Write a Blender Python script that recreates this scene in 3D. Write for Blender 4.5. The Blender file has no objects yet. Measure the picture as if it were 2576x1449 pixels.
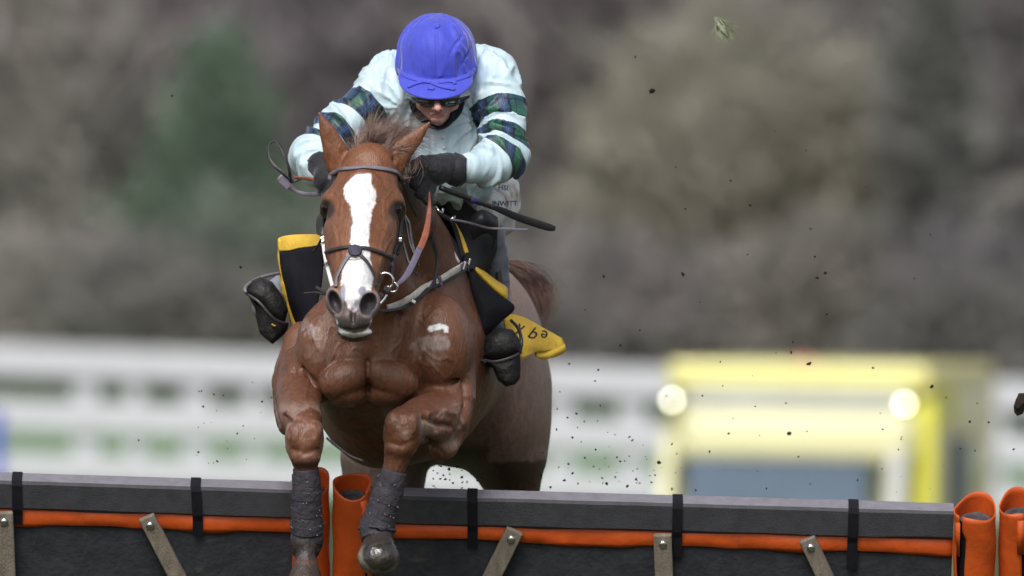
import bpy, bmesh, math, random
import numpy as np
from mathutils import Vector, Matrix, Euler
from mathutils.bvhtree import BVHTree

random.seed(7)
rng = np.random.default_rng(7)
scene = bpy.context.scene
COL = scene.collection

# ------------------------------------------------------------------ camera, sky, sun, exposure
CAM_D = 51.7            # metres from the lens to the jumping horse
CAM_Z = 1.6
S = 831.0               # picture units per metre at the horse (2576 units across the frame)
cam_data = bpy.data.cameras.new('camera')
cam = bpy.data.objects.new('camera', cam_data)
COL.objects.link(cam)
cam.location = (0, -CAM_D, CAM_Z)
cam.rotation_euler = (math.radians(90), 0, 0)
cam_data.sensor_width = 36.0
cam_data.lens = 36.0 * CAM_D * S / 2576.0
cam_data.clip_start = 1.0
cam_data.clip_end = 6000
cam_data.dof.use_dof = True
cam_data.dof.focus_distance = CAM_D - 0.30
cam_data.dof.aperture_fstop = 4.0
scene.camera = cam

SUN_EL, SUN_AZ = math.radians(47), math.radians(-14)   # azimuth measured from behind the camera, to its left
world = bpy.data.worlds.new('World')
scene.world = world
world.use_nodes = True
wn = world.node_tree
wn.nodes.clear()
sky = wn.nodes.new('ShaderNodeTexSky')
sky.sky_type = 'NISHITA'
sky.sun_disc = False
sky.sun_elevation = SUN_EL
sky.sun_rotation = math.radians(194)
sky.air_density = 1.0
sky.dust_density = 4.0
sky.ozone_density = 1.0
hs = wn.nodes.new('ShaderNodeHueSaturation')
hs.inputs['Saturation'].default_value = 0.42
bgn = wn.nodes.new('ShaderNodeBackground')
bgn.inputs['Strength'].default_value = 0.095
out = wn.nodes.new('ShaderNodeOutputWorld')
wn.links.new(sky.outputs[0], hs.inputs['Color'])
wn.links.new(hs.outputs[0], bgn.inputs['Color'])
wn.links.new(bgn.outputs[0], out.inputs['Surface'])

sun_data = bpy.data.lights.new('sun', 'SUN')
sun_data.energy = 1.5
sun_data.angle = math.radians(25)
sun_data.color = (1.0, 0.98, 0.96)
sun = bpy.data.objects.new('sun', sun_data)
COL.objects.link(sun)
sd = Vector((math.sin(SUN_AZ) * math.cos(SUN_EL), -math.cos(SUN_AZ) * math.cos(SUN_EL), math.sin(SUN_EL)))
sun.rotation_euler = sd.to_track_quat('Z', 'Y').to_euler()
sun.location = (0, -10, 40)

scene.view_settings.view_transform = 'Standard'
scene.view_settings.look = 'None'
scene.view_settings.gamma = 1.0
scene.view_settings.exposure = 0.58
scene.view_settings.use_curve_mapping = False
scene.render.engine = 'CYCLES'
scene.cycles.use_denoising = True
scene.cycles.max_bounces = 6
scene.cycles.sample_clamp_indirect = 4.0

# ------------------------------------------------------------------ helpers
def W(px, py, dy):
    k = (CAM_D + dy) / CAM_D
    return Vector(((px - 1288) / S * k, dy, CAM_Z + (724 - py) / S * k))

def unW(P):
    k = (CAM_D + P[:, 1]) / CAM_D
    return P[:, 0] / k * S + 1288, 724 - (P[:, 2] - CAM_Z) / k * S

def wloc(o):
    v = Vector((0, 0, 0))
    while o is not None:
        v = v + o.location
        o = o.parent
    return v

def tag(o, label=None, cat=None, group=None, kind=None):
    if label: o['label'] = label
    if cat: o['category'] = cat
    if group: o['group'] = group
    if kind: o['kind'] = kind
    return o

def thing(name, label, cat, loc, group=None):
    o = bpy.data.objects.new(name, None)
    o.empty_display_size = 0.1
    COL.objects.link(o)
    o.location = loc
    return tag(o, label, cat, group)

def mesh_obj(name, V, F, material, parent=None, smooth=True, origin=None):
    """V: world-space vertices, F: faces (list or Nx4/Nx3 array)."""
    V = np.asarray([tuple(v) for v in V] if not isinstance(V, np.ndarray) else V, dtype=np.float64)
    base = np.array(wloc(parent)) if parent is not None else np.zeros(3)
    loc = np.zeros(3)
    if origin is not None:
        loc = np.array(origin, dtype=float) - base
    L = V - base - loc
    me = bpy.data.meshes.new(name)
    if isinstance(F, np.ndarray):
        n, m = F.shape
        me.vertices.add(len(L)); me.vertices.foreach_set('co', L.astype(np.float32).ravel())
        me.loops.add(n * m); me.loops.foreach_set('vertex_index', F.astype(np.int32).ravel())
        me.polygons.add(n)
        me.polygons.foreach_set('loop_start', np.arange(0, n * m, m, dtype=np.int32))
        me.update(calc_edges=True)
    else:
        me.from_pydata([tuple(v) for v in L], [], F)
        me.update()
    if smooth:
        me.polygons.foreach_set('use_smooth', np.ones(len(me.polygons), dtype=bool))
    if material is not None:
        for m_ in (material if isinstance(material, (list, tuple)) else [material]):
            me.materials.append(m_)
    o = bpy.data.objects.new(name, me)
    COL.objects.link(o)
    o.location = loc
    if parent is not None:
        o.parent = parent
    return o

def set_color(o, C, name='Col'):
    me = o.data
    a = me.color_attributes.new(name, 'FLOAT_COLOR', 'POINT')
    C4 = np.ones((len(C), 4), dtype=np.float32); C4[:, :3] = C
    a.data.foreach_set('color', C4.ravel())

def set_float(o, A, name):
    a = o.data.attributes.new(name, 'FLOAT', 'POINT')
    a.data.foreach_set('value', np.asarray(A, dtype=np.float32))

# ---- value noise (numpy)
_perm = rng.permutation(4096).astype(np.int64)
_val = rng.random(4096)
def vnoise(P):
    P = np.asarray(P, dtype=np.float64)
    i = np.floor(P).astype(np.int64); f = P - i
    f = f * f * (3 - 2 * f)
    def h(a, b, c):
        return _val[_perm[(_perm[(_perm[a & 4095] + b) & 4095] + c) & 4095]]
    x, y, z = i[:, 0], i[:, 1], i[:, 2]
    r = 0
    for dx in (0, 1):
        wx = f[:, 0] if dx else 1 - f[:, 0]
        for dy in (0, 1):
            wy = f[:, 1] if dy else 1 - f[:, 1]
            for dz in (0, 1):
                wz = f[:, 2] if dz else 1 - f[:, 2]
                r = r + wx * wy * wz * h(x + dx, y + dy, z + dz)
    return r * 2 - 1
def fbm(P, o=3):
    r = 0; a = 1.0; P = np.asarray(P, dtype=float).copy()
    for k in range(o):
        r = r + a * vnoise(P + 17.3 * k); P = P * 2.03; a *= 0.5
    return r

# ---- implicit surfaces
class Field:
    def __init__(self, xs, ys, zs):
        self.ax = [np.asarray(a, dtype=np.float32) for a in (xs, ys, zs)]
        self.D = np.full(tuple(len(a) for a in self.ax), 1e3, dtype=np.float32)
        self.step = [np.diff(a).max() for a in self.ax]
        self.ops = []
    def _box(self, lo, hi, m):
        sl = []
        for a, l, h, st in zip(self.ax, lo, hi, self.step):
            i0 = max(0, int(np.searchsorted(a, l - m - 3 * st)) - 1)
            i1 = min(len(a), int(np.searchsorted(a, h + m + 3 * st)) + 1)
            sl.append(slice(i0, i1))
        return tuple(sl)
    def _grid(self, sl):
        return (self.ax[0][sl[0]][:, None, None], self.ax[1][sl[1]][None, :, None], self.ax[2][sl[2]][None, None, :])
    def _merge(self, sl, d, k, sub):
        A = self.D[sl]
        if sub:
            d = -d
            if k <= 0:
                self.D[sl] = np.maximum(A, d)
            else:
                h = np.clip(0.5 - 0.5 * (d - A) / k, 0, 1)
                h2 = 1 - h
                self.D[sl] = np.where(A > 100, A, A * h + d * h2 + k * h * h2)
        else:
            if k <= 0:
                self.D[sl] = np.minimum(A, d)
            else:
                h = np.clip(0.5 + 0.5 * (A - d) / k, 0, 1)
                r = A * (1 - h) + d * h - k * h * (1 - h)
                self.D[sl] = np.where(A > 100, d, r)
    def chain(self, *a, k=20, sub=False, **kw):
        self.ops.append((sub, -k, self._chain, a, dict(kw, k=k, sub=sub)))
    def ell(self, *a, k=20, sub=False, **kw):
        self.ops.append((sub, -k, self._ell, a, dict(kw, k=k, sub=sub)))
    def run(self):          # widest blends first, cuts last
        for o in sorted(self.ops, key=lambda o: (o[0], o[1])):
            o[2](*o[3], **o[4])
        self.ops = []
    def _chain(self, pts, k=20, ax=(1, 1, 1), sub=False):
        """pts: (px, py, dy, r_units [, ry_metres]); radii multiply by ax in x, y(depth), z."""
        C = []; R = []
        for p in pts:
            w = W(*p[:3]); r = p[3] / S
            C.append((w.x, w.y, w.z))
            R.append((r * ax[0], p[4] if len(p) > 4 else r * ax[1], r * ax[2]))
        C = np.array(C); R = np.array(R)
        k = k / S
        sl = self._box((C - R).min(0), (C + R).max(0), k)
        X, Y, Z = self._grid(sl)
        best = None
        n = len(C)
        for i in range(max(1, n - 1)):
            a = C[i]; b = C[min(i + 1, n - 1)]; ra = R[i]; rb = R[min(i + 1, n - 1)]
            ab = b - a; L2 = float((ab * ab).sum())
            if L2 > 1e-12:
                t = np.clip(((X - a[0]) * ab[0] + (Y - a[1]) * ab[1] + (Z - a[2]) * ab[2]) / L2, 0, 1).astype(np.float32)
            else:
                t = np.zeros((X.shape[0], Y.shape[1], Z.shape[2]), dtype=np.float32)
            qx = X - (a[0] + ab[0] * t); qy = Y - (a[1] + ab[1] * t); qz = Z - (a[2] + ab[2] * t)
            q = np.sqrt(qx * qx + qy * qy + qz * qz) + 1e-9
            rx = ra[0] + (rb[0] - ra[0]) * t; ry = ra[1] + (rb[1] - ra[1]) * t; rz = ra[2] + (rb[2] - ra[2]) * t
            k0 = np.sqrt((qx / rx) ** 2 + (qy / ry) ** 2 + (qz / rz) ** 2) + 1e-9
            d = q * (1 - 1 / k0)
            best = d if best is None else np.minimum(best, d)
        self._merge(sl, best.astype(np.float32), k, sub)
    def _ell(self, px, py, dy, rx, ry, rz, k=20, roll=0, pitch=0, sub=False):
        """ellipsoid: rx, rz in picture units, ry metres; roll turns it in the picture plane (deg, clockwise), pitch leans its top away."""
        c = W(px, py, dy); r = (rx / S, ry, rz / S); k = k / S
        m = max(r)
        M = (Matrix.Rotation(math.radians(roll), 3, 'Y') @ Matrix.Rotation(math.radians(-pitch), 3, 'X')).transposed()
        sl = self._box((c.x - m, c.y - m, c.z - m), (c.x + m, c.y + m, c.z + m), k)
        X, Y, Z = self._grid(sl)
        X = X - c.x; Y = Y - c.y; Z = Z - c.z
        x = M[0][0] * X + M[0][1] * Y + M[0][2] * Z
        y = M[1][0] * X + M[1][1] * Y + M[1][2] * Z
        z = M[2][0] * X + M[2][1] * Y + M[2][2] * Z
        k0 = np.sqrt((x / r[0]) ** 2 + (y / r[1]) ** 2 + (z / r[2]) ** 2) + 1e-9
        k1 = np.sqrt((x / r[0] ** 2) ** 2 + (y / r[1] ** 2) ** 2 + (z / r[2] ** 2) ** 2) + 1e-9
        d = k0 * (k0 - 1) / k1
        self._merge(sl, d.astype(np.float32), k, sub)
    def mesh(self, smooth=2):
        self.run()
        D = self.D; xs, ys, zs = [a.astype(np.float64) for a in self.ax]
        Sg = D < 0
        c = np.zeros(tuple(n - 1 for n in D.shape), dtype=np.int8)
        for dx in (0, 1):
            for dy in (0, 1):
                for dz in (0, 1):
                    c += Sg[dx:D.shape[0] - 1 + dx, dy:D.shape[1] - 1 + dy, dz:D.shape[2] - 1 + dz]
        act = (c > 0) & (c < 8)
        I = np.argwhere(act)
        idx = np.full(act.shape, -1, dtype=np.int32)
        idx[act] = np.arange(len(I), dtype=np.int32)
        acc = np.zeros((len(I), 3)); cnt = np.zeros(len(I))
        offs = [(a, b, d) for a in (0, 1) for b in (0, 1) for d in (0, 1)]
        for a in offs:
            for ax_ in range(3):
                if a[ax_]: continue
                b = list(a); b[ax_] = 1
                ia = I + np.array(a); ib = I + np.array(b)
                da = D[ia[:, 0], ia[:, 1], ia[:, 2]].astype(np.float64); db = D[ib[:, 0], ib[:, 1], ib[:, 2]].astype(np.float64)
                m = (da < 0) != (db < 0)
                t = np.where(m, da / np.where(np.abs(da - db) < 1e-12, 1, da - db), 0)
                pa = np.stack([xs[ia[:, 0]], ys[ia[:, 1]], zs[ia[:, 2]]], 1)
                pb = np.stack([xs[ib[:, 0]], ys[ib[:, 1]], zs[ib[:, 2]]], 1)
                acc += np.where(m[:, None], pa + (pb - pa) * t[:, None], 0)
                cnt += m
        V = acc / cnt[:, None]
        F = []
        for ax_ in range(3):
            s0 = [slice(None)] * 3; s1 = [slice(None)] * 3
            s0[ax_] = slice(0, -1); s1[ax_] = slice(1, None)
            E = np.argwhere(Sg[tuple(s0)] != Sg[tuple(s1)])
            o1, o2 = [q for q in range(3) if q != ax_]
            ok = (E[:, o1] > 0) & (E[:, o2] > 0) & (E[:, o1] < D.shape[o1] - 1) & (E[:, o2] < D.shape[o2] - 1)
            E = E[ok]
            inside = Sg[E[:, 0], E[:, 1], E[:, 2]]
            def cell(u, v):
                q = E.copy(); q[:, o1] -= u; q[:, o2] -= v
                return idx[q[:, 0], q[:, 1], q[:, 2]]
            Q = np.stack([cell(1, 1), cell(0, 1), cell(0, 0), cell(1, 0)], 1)
            flip = inside if ax_ != 1 else ~inside
            Q[~flip] = Q[~flip][:, ::-1]
            F.append(Q)
        F = np.concatenate(F)
        F = F[(F >= 0).all(1)]
        for it in range(smooth):
            V = laplace(V, F, 0.5); V = laplace(V, F, -0.5)
        return V, F

def laplace(V, F, lam):
    n = len(V); acc = np.zeros_like(V); cnt = np.zeros(n)
    for a in range(4):
        i, j = F[:, a], F[:, (a + 1) % 4]
        for ax_ in range(3):
            acc[:, ax_] += np.bincount(i, V[j, ax_], n) + np.bincount(j, V[i, ax_], n)
        cnt += np.bincount(i, minlength=n) + np.bincount(j, minlength=n)
    return V + lam * (acc / np.maximum(cnt, 1)[:, None] - V)

def normals(V, F):
    a = V[F[:, 2]] - V[F[:, 0]]; b = V[F[:, 3]] - V[F[:, 1]]
    fn = np.cross(a, b)
    N = np.zeros_like(V)
    for q in range(4):
        for ax_ in range(3):
            N[:, ax_] += np.bincount(F[:, q], fn[:, ax_], len(V))
    return N / (np.linalg.norm(N, axis=1)[:, None] + 1e-12)

def axis(lo, hi, fine_lo, fine_hi, fine, coarse):
    a = []
    x = lo
    while x < hi:
        a.append(x)
        x += fine if fine_lo <= x <= fine_hi else coarse
    return np.array(a)

def uni(px0, px1, py0, py1, d0, d1, st):
    a = W(px0, py1, (d0 + d1) / 2); b = W(px1, py0, (d0 + d1) / 2)
    return Field(np.arange(a.x, b.x, st), np.arange(d0, d1, st), np.arange(a.z, b.z, st))

def pin_poly(px, py, poly):
    """signed distance (positive inside) to a polygon in picture units."""
    poly = np.array(poly, dtype=float)
    d = np.full(len(px), 1e9); ins = np.zeros(len(px), dtype=bool)
    n = len(poly)
    for i in range(n):
        x0, y0 = poly[i]; x1, y1 = poly[(i + 1) % n]
        ex, ey = x1 - x0, y1 - y0
        t = np.clip(((px - x0) * ex + (py - y0) * ey) / (ex * ex + ey * ey), 0, 1)
        d = np.minimum(d, np.hypot(px - x0 - ex * t, py - y0 - ey * t))
        c = ((y0 > py) != (y1 > py))
        with np.errstate(divide='ignore', invalid='ignore'):
            xi = x0 + (py - y0) * ex / (ey if ey else 1e-9)
        ins ^= c & (px < xi)
    return np.where(ins, d, -d)

def sstep(a, b, x):
    t = np.clip((x - a) / (b - a), 0, 1)
    return t * t * (3 - 2 * t)

def crom(P, n=6):
    P = [Vector(p) for p in P]
    if len(P) < 3:
        return [P[0].lerp(P[-1], i / n) for i in range(n + 1)]
    out = []
    for i in range(len(P) - 1):
        p0 = P[i - 1] if i else P[0] * 2 - P[1]
        p1, p2 = P[i], P[i + 1]
        p3 = P[i + 2] if i + 2 < len(P) else P[-1] * 2 - P[-2]
        for j in range(n):
            t = j / n
            out.append(0.5 * ((2 * p1) + (p2 - p0) * t + (2 * p0 - 5 * p1 + 4 * p2 - p3) * t * t + (3 * p1 - p0 - 3 * p2 + p3) * t ** 3))
    out.append(P[-1])
    return out

def tube_geo(P, R, n=8, cap=True):
    P = [Vector(p) for p in P]
    if not isinstance(R, (list, tuple)): R = [R] * len(P)
    V = []; F = []
    up = Vector((0.3, 0.2, 1)).normalized()
    for i, p in enumerate(P):
        t = (P[min(i + 1, len(P) - 1)] - P[max(i - 1, 0)]).normalized()
        a = t.cross(up)
        if a.length < 1e-4: a = t.orthogonal()
        a.normalize(); b = t.cross(a); up = b if False else up
        for k in range(n):
            c = 2 * math.pi * k / n
            V.append(p + (a * math.cos(c) + b * math.sin(c)) * R[i])
    for i in range(len(P) - 1):
        for k in range(n):
            F.append((i * n + k, i * n + (k + 1) % n, (i + 1) * n + (k + 1) % n, (i + 1) * n + k))
    if cap:
        F.append(tuple(range(n))[::-1]); F.append(tuple(range((len(P) - 1) * n, len(P) * n)))
    return V, F

def tube(name, P, R, material, parent, n=8, sub=6):
    if sub: 
        Q = crom(P, sub)
        if isinstance(R, (list, tuple)):
            m = len(Q); k = len(R)
            R = [float(np.interp(i / (m - 1) * (k - 1), range(k), R)) for i in range(m)]
        P = Q
    V, F = tube_geo(P, R, n)
    return mesh_obj(name, V, F, material, parent)

def ray(bvh, px, py, off=0.0):
    o = Vector((0, -CAM_D, CAM_Z)); d = (W(px, py, 0) - o).normalized()
    h = bvh.ray_cast(o, d)
    if h[0] is None: return None, None
    n = h[1]
    if n.dot(d) > 0: n = -n
    return h[0] + n * off, n

def ribbon(name, P, width, material, parent, thick=0.004, bvh=None, off=0.003, sub=6, facing=None, widths=None, twist=None):
    """flat strap; P: (px,py,dy) or, with bvh, (px,py) laid on that surface. width in picture units."""
    Q = []; N = []
    if bvh is not None:
        pp = crom([(p[0], p[1], 0) for p in P], sub)
        lastn = Vector((0, -1, 0)); lastd = None
        for q in pp:
            h, n = ray(bvh, q[0], q[1], off)
            if h is None or (lastd is not None and abs(h.y - lastd) > 0.12):
                h = W(q[0], q[1], lastd if lastd is not None else -0.4); n = lastn
            n = (n * 0.6 + lastn * 0.4).normalized()
            Q.append(h); N.append(n); lastn = n; lastd = h.y
        for _ in range(2):
            Q = [Q[0]] + [(Q[i - 1] + Q[i] * 2 + Q[i + 1]) / 4 for i in range(1, len(Q) - 1)] + [Q[-1]]
    else:
        Q = crom([W(*p) for p in P], sub)
        N = [Vector(facing) if facing else Vector((0, -1, 0))] * len(Q)
    V = []; F = []
    m = len(Q)
    for i, q in enumerate(Q):
        t = (Q[min(i + 1, m - 1)] - Q[max(i - 1, 0)]).normalized()
        n = N[i]
        if twist is not None:
            n = Matrix.Rotation(math.radians(float(np.interp(i / (m - 1) * (len(twist) - 1), range(len(twist)), twist))), 3, t) @ n
        s = t.cross(n)
        if s.length < 1e-4: s = t.orthogonal()
        s.normalize(); n = s.cross(t).normalized()
        w = width if widths is None else float(np.interp(i / (m - 1) * (len(widths) - 1), range(len(widths)), widths))
        w = w / S / 2; h = thick / 2
        e = min(w * 0.35, h)
        for a, b in ((-w, -h + e * .6), (-w, h - e * .6), (-w + e, h), (w - e, h), (w, h - e * .6), (w, -h + e * .6), (w - e, -h), (-w + e, -h)):
            V.append(q + s * a + n * b)
    for i in range(m - 1):
        for k in range(8):
            F.append((i * 8 + k, i * 8 + (k + 1) % 8, (i + 1) * 8 + (k + 1) % 8, (i + 1) * 8 + k))
    F.append(tuple(range(8))[::-1]); F.append(tuple(range((m - 1) * 8, m * 8)))
    return mesh_obj(name, V, F, material, parent)

def patch(name, rows, material, parent, thick=0.005, n=6, wob=0.0, wsc=9):
    """cloth sheet through a grid of (px,py,dy) control points."""
    R = [crom([W(*p) for p in r], n) for r in rows]
    cols = len(R[0])
    G = [crom([r[j] for r in R], n) for j in range(cols)]
    rowsn = len(G[0])
    V = np.array([[G[j][i] for j in range(cols)] for i in range(rowsn)], dtype=float)
    du = np.gradient(V, axis=1); dv = np.gradient(V, axis=0)
    N = np.cross(du.reshape(-1, 3), dv.reshape(-1, 3)); N /= np.linalg.norm(N, axis=1)[:, None] + 1e-9
    V = V.reshape(-1, 3)
    if wob: V = V + N * (fbm(V * wsc, 3) * wob)[:, None]
    A = V + N * thick / 2; B = V - N * thick / 2
    k = len(V); F = []
    for i in range(rowsn - 1):
        for j in range(cols - 1):
            a, b, c, d = i * cols + j, i * cols + j + 1, (i + 1) * cols + j + 1, (i + 1) * cols + j
            F.append((a, b, c, d)); F.append((k + d, k + c, k + b, k + a))
    rim = [j for j in range(cols)] + [i * cols + cols - 1 for i in range(1, rowsn)] + [(rowsn - 1) * cols + j for j in range(cols - 2, -1, -1)] + [i * cols for i in range(rowsn - 2, 0, -1)]
    for i in range(len(rim)):
        a, b = rim[i], rim[(i + 1) % len(rim)]
        F.append((b, a, k + a, k + b))
    return mesh_obj(name, np.concatenate([A, B]), [tuple(int(q) for q in f) for f in F], material, parent)

def box_geo(c, sx, sy, sz, M=None, bev=0.0):
    bm = bmesh.new()
    bmesh.ops.create_cube(bm, size=1)
    for v in bm.verts: v.co = Vector((v.co.x * sx, v.co.y * sy, v.co.z * sz))
    if bev: bmesh.ops.bevel(bm, geom=list(bm.edges), offset=bev, segments=2, affect='EDGES', profile=0.5)
    for v in bm.verts: v.co = (M @ v.co if M is not None else v.co) + Vector(c)
    bm.verts.ensure_lookup_table()
    V = [v.co.copy() for v in bm.verts]; F = [[v.index for v in f.verts] for f in bm.faces]
    bm.free()
    return V, F

def box(name, c, sx, sy, sz, material, parent, M=None, bev=0.0, smooth=False):
    V, F = box_geo(c, sx, sy, sz, M, bev)
    return mesh_obj(name, V, F, material, parent, smooth)

def join_geo(parts):
    V = []; F = []
    for v, f in parts:
        b = len(V); V += list(v); F += [tuple(i + b for i in q) for q in f]
    return V, F

# ------------------------------------------------------------------ materials
def M_(name, col, rough=0.6, var=0.12, vscale=12.0, bump=0.0, bscale=120.0, spec=0.4, sheen=0.0, attr=None, dirt=None, dscale=5.0, dthr=0.55, coat=0.0, metal=0.0, stretch=(1, 1, 1), emit=None, emit_s=0.0, sss=0.0, transl=0.0):
    m = bpy.data.materials.new(name); m.use_nodes = True
    nt = m.node_tree; N = nt.nodes; L = nt.links
    b = N['Principled BSDF']
    tc = N.new('ShaderNodeTexCoord')
    mp = N.new('ShaderNodeMapping'); mp.inputs['Scale'].default_value = stretch
    L.new(tc.outputs['Object'], mp.inputs['Vector'])
    no = N.new('ShaderNodeTexNoise'); no.inputs['Scale'].default_value = vscale; no.inputs['Detail'].default_value = 6
    no.inputs['Roughness'].default_value = 0.65
    L.new(mp.outputs[0], no.inputs['Vector'])
    mr = N.new('ShaderNodeMapRange'); mr.inputs['From Min'].default_value = 0.3; mr.inputs['From Max'].default_value = 0.7
    mr.inputs['To Min'].default_value = 1 - var; mr.inputs['To Max'].default_value = 1 + var
    L.new(no.outputs['Fac'], mr.inputs['Value'])
    mul = N.new('ShaderNodeVectorMath'); mul.operation = 'SCALE'
    if attr:
        at = N.new('ShaderNodeAttribute'); at.attribute_name = attr
        L.new(at.outputs['Color'], mul.inputs[0])
    else:
        mul.inputs[0].default_value = col[:3]
    L.new(mr.outputs[0], mul.inputs['Scale'])
    last = mul.outputs['Vector']
    if dirt:
        n2 = N.new('ShaderNodeTexNoise'); n2.inputs['Scale'].default_value = dscale; n2.inputs['Detail'].default_value = 8
        n2.inputs['Roughness'].default_value = 0.7
        L.new(tc.outputs['Object'], n2.inputs['Vector'])
        r2 = N.new('ShaderNodeMapRange'); r2.inputs['From Min'].default_value = dthr; r2.inputs['From Max'].default_value = dthr + 0.16
        L.new(n2.outputs['Fac'], r2.inputs['Value'])
        mx = N.new('ShaderNodeMix'); mx.data_type = 'RGBA'
        mx.inputs['B'].default_value = (*dirt, 1)
        L.new(r2.outputs[0], mx.inputs['Factor']); L.new(last, mx.inputs['A'])
        last = mx.outputs['Result']
    L.new(last, b.inputs['Base Color'])
    b.inputs['Roughness'].default_value = rough
    b.inputs['Specular IOR Level'].default_value = spec
    b.inputs['Metallic'].default_value = metal
    b.inputs['Sheen Weight'].default_value = sheen
    b.inputs['Coat Weight'].default_value = coat
    if sss:
        b.inputs['Subsurface Weight'].default_value = sss
        b.inputs['Subsurface Radius'].default_value = (0.01, 0.004, 0.002)
    if transl:
        tb = N.new('ShaderNodeBsdfTranslucent'); L.new(last, tb.inputs['Color'])
        mxs = N.new('ShaderNodeMixShader'); mxs.inputs[0].default_value = transl
        L.new(b.outputs[0], mxs.inputs[1]); L.new(tb.outputs[0], mxs.inputs[2])
        L.new(mxs.outputs[0], N['Material Output'].inputs['Surface'])
    if bump:
        n3 = N.new('ShaderNodeTexNoise'); n3.inputs['Scale'].default_value = bscale; n3.inputs['Detail'].default_value = 5
        L.new(mp.outputs[0], n3.inputs['Vector'])
        bp = N.new('ShaderNodeBump'); bp.inputs['Strength'].default_value = bump; bp.inputs['Distance'].default_value = 0.01
        L.new(n3.outputs['Fac'], bp.inputs['Height'])
        L.new(bp.outputs[0], b.inputs['Normal'])
    if emit:
        b.inputs['Emission Color'].default_value = (*emit, 1); b.inputs['Emission Strength'].default_value = emit_s
    return m

leather_black = M_('leather_black', (0.018, 0.018, 0.022), 0.42, 0.3, 30, 0.15, 200, 0.5)
leather_dark = M_('leather_dark', (0.035, 0.028, 0.032), 0.4, 0.3, 40, 0.2, 200, 0.5)
leather_grey = M_('leather_grey', (0.17, 0.16, 0.19), 0.42, 0.25, 40, 0.15, 150, 0.5)
leather_tan = M_('leather_tan', (0.30, 0.10, 0.06), 0.5, 0.2, 40, 0.2, 150, 0.4)
leather_mauve = M_('leather_mauve', (0.15, 0.13, 0.19), 0.4, 0.2, 40, 0.1, 150, 0.5)
web_white = M_('web_white', (0.72, 0.70, 0.66), 0.7, 0.25, 60, 0.3, 300, 0.3, dirt=(0.2, 0.17, 0.14), dscale=14, dthr=0.55)
white_leather = M_('white_leather', (0.78, 0.77, 0.76), 0.5, 0.12, 40, 0.1, 200)
steel = M_('steel', (0.75, 0.75, 0.77), 0.22, 0.1, 40, 0, metal=1.0)
cloth_black = M_('cloth_black', (0.010, 0.010, 0.015), 0.75, 0.25, 40, 0.15, 400, 0.25)
cloth_yellow = M_('cloth_yellow', (0.86, 0.55, 0.075), 0.7, 0.10, 20, 0.25, 60, 0.3, dirt=(0.42, 0.20, 0.02), dscale=10, dthr=0.60)
# ------------------------------------------------------------------ ground, hill, far wood
TILT = -0.036
def gz(x, d):
    """ground height at x, d metres from the lens."""
    prof = [(-200, 0), (60, 0), (98, -1.62), (130, -1.62), (137.5, -0.20), (155, .08), (190, .10), (232, .12), (400, 6.0), (4000, 60)]
    return float(np.interp(d, [p[0] for p in prof], [p[1] for p in prof])) + TILT * max(-60, min(60, x))
grass_m = M_('darkened_turf', (.045, .058, .028), 0.95, 0.4, 3, 0.6, 60, 0.15, dirt=(.06, .05, .036), dscale=.9, dthr=.48)  # churned near turf, darkened to cut light bounced up under the horse
long_m = M_('pale_grass', (.15, .24, .13), 0.9, 0.3, 1.5, 0.4, 30, 0.2, dirt=(.18, .22, .14), dscale=.5, dthr=.52)  # brighter grass for the far sheet, apart from the darkened near turf
def build_ground():
    ds = [-200, -60, 0, 20, 40, 45, 50, 52, 54, 56, 60, 64, 68, 74, 80, 86, 92, 98, 104, 112, 120, 126, 130, 132, 134, 136, 137.5, 140, 146, 155, 170, 190, 220, 260, 320, 400, 800, 1600, 4000]
    xs_ = [-2500, -800, -250, -100, -60] + list(np.arange(-40, 41, 4)) + [60, 100, 250, 800, 2500]
    V = []; F = []
    for d in ds:
        for x in xs_: V.append((x, d - CAM_D, gz(x, d)))
    n = len(xs_)
    for i in range(len(ds) - 1):
        for j in range(n - 1): F.append((i * n + j, i * n + j + 1, (i + 1) * n + j + 1, (i + 1) * n + j))
    return V, F
V, F = build_ground()
tag(mesh_obj('grass_ground', V, F, grass_m), kind='structure')
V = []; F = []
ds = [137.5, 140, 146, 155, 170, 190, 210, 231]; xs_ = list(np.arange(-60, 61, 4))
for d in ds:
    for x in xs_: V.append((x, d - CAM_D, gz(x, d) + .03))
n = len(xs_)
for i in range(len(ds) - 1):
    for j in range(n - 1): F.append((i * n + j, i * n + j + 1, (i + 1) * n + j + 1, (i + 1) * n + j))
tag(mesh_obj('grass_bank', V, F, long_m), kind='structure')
# wooded bank behind the course
bank_m = M_('woodland_floor', (.345, .32, .31), 0.95, 0.1, .12, 0, dirt=(.22, .215, .19), dscale=.08, dthr=.50)
V = []; F = []
bx = np.linspace(-140, 140, 90); bd = np.concatenate([np.linspace(228, 300, 24)])
for i, d in enumerate(bd):
    for x in bx:
        u = (d - 228) / 72
        V.append((x, d - CAM_D, gz(x, 228) + 34 * u ** .8 + 1.2 * math.sin(x * .23 + d) + (-.6 if i == 0 else 0)))
n = len(bx)
for i in range(len(bd) - 1):
    for j in range(n - 1): F.append((i * n + j, i * n + j + 1, (i + 1) * n + j + 1, (i + 1) * n + j))
tag(mesh_obj('hill', V, F, bank_m), kind='structure')

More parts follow.
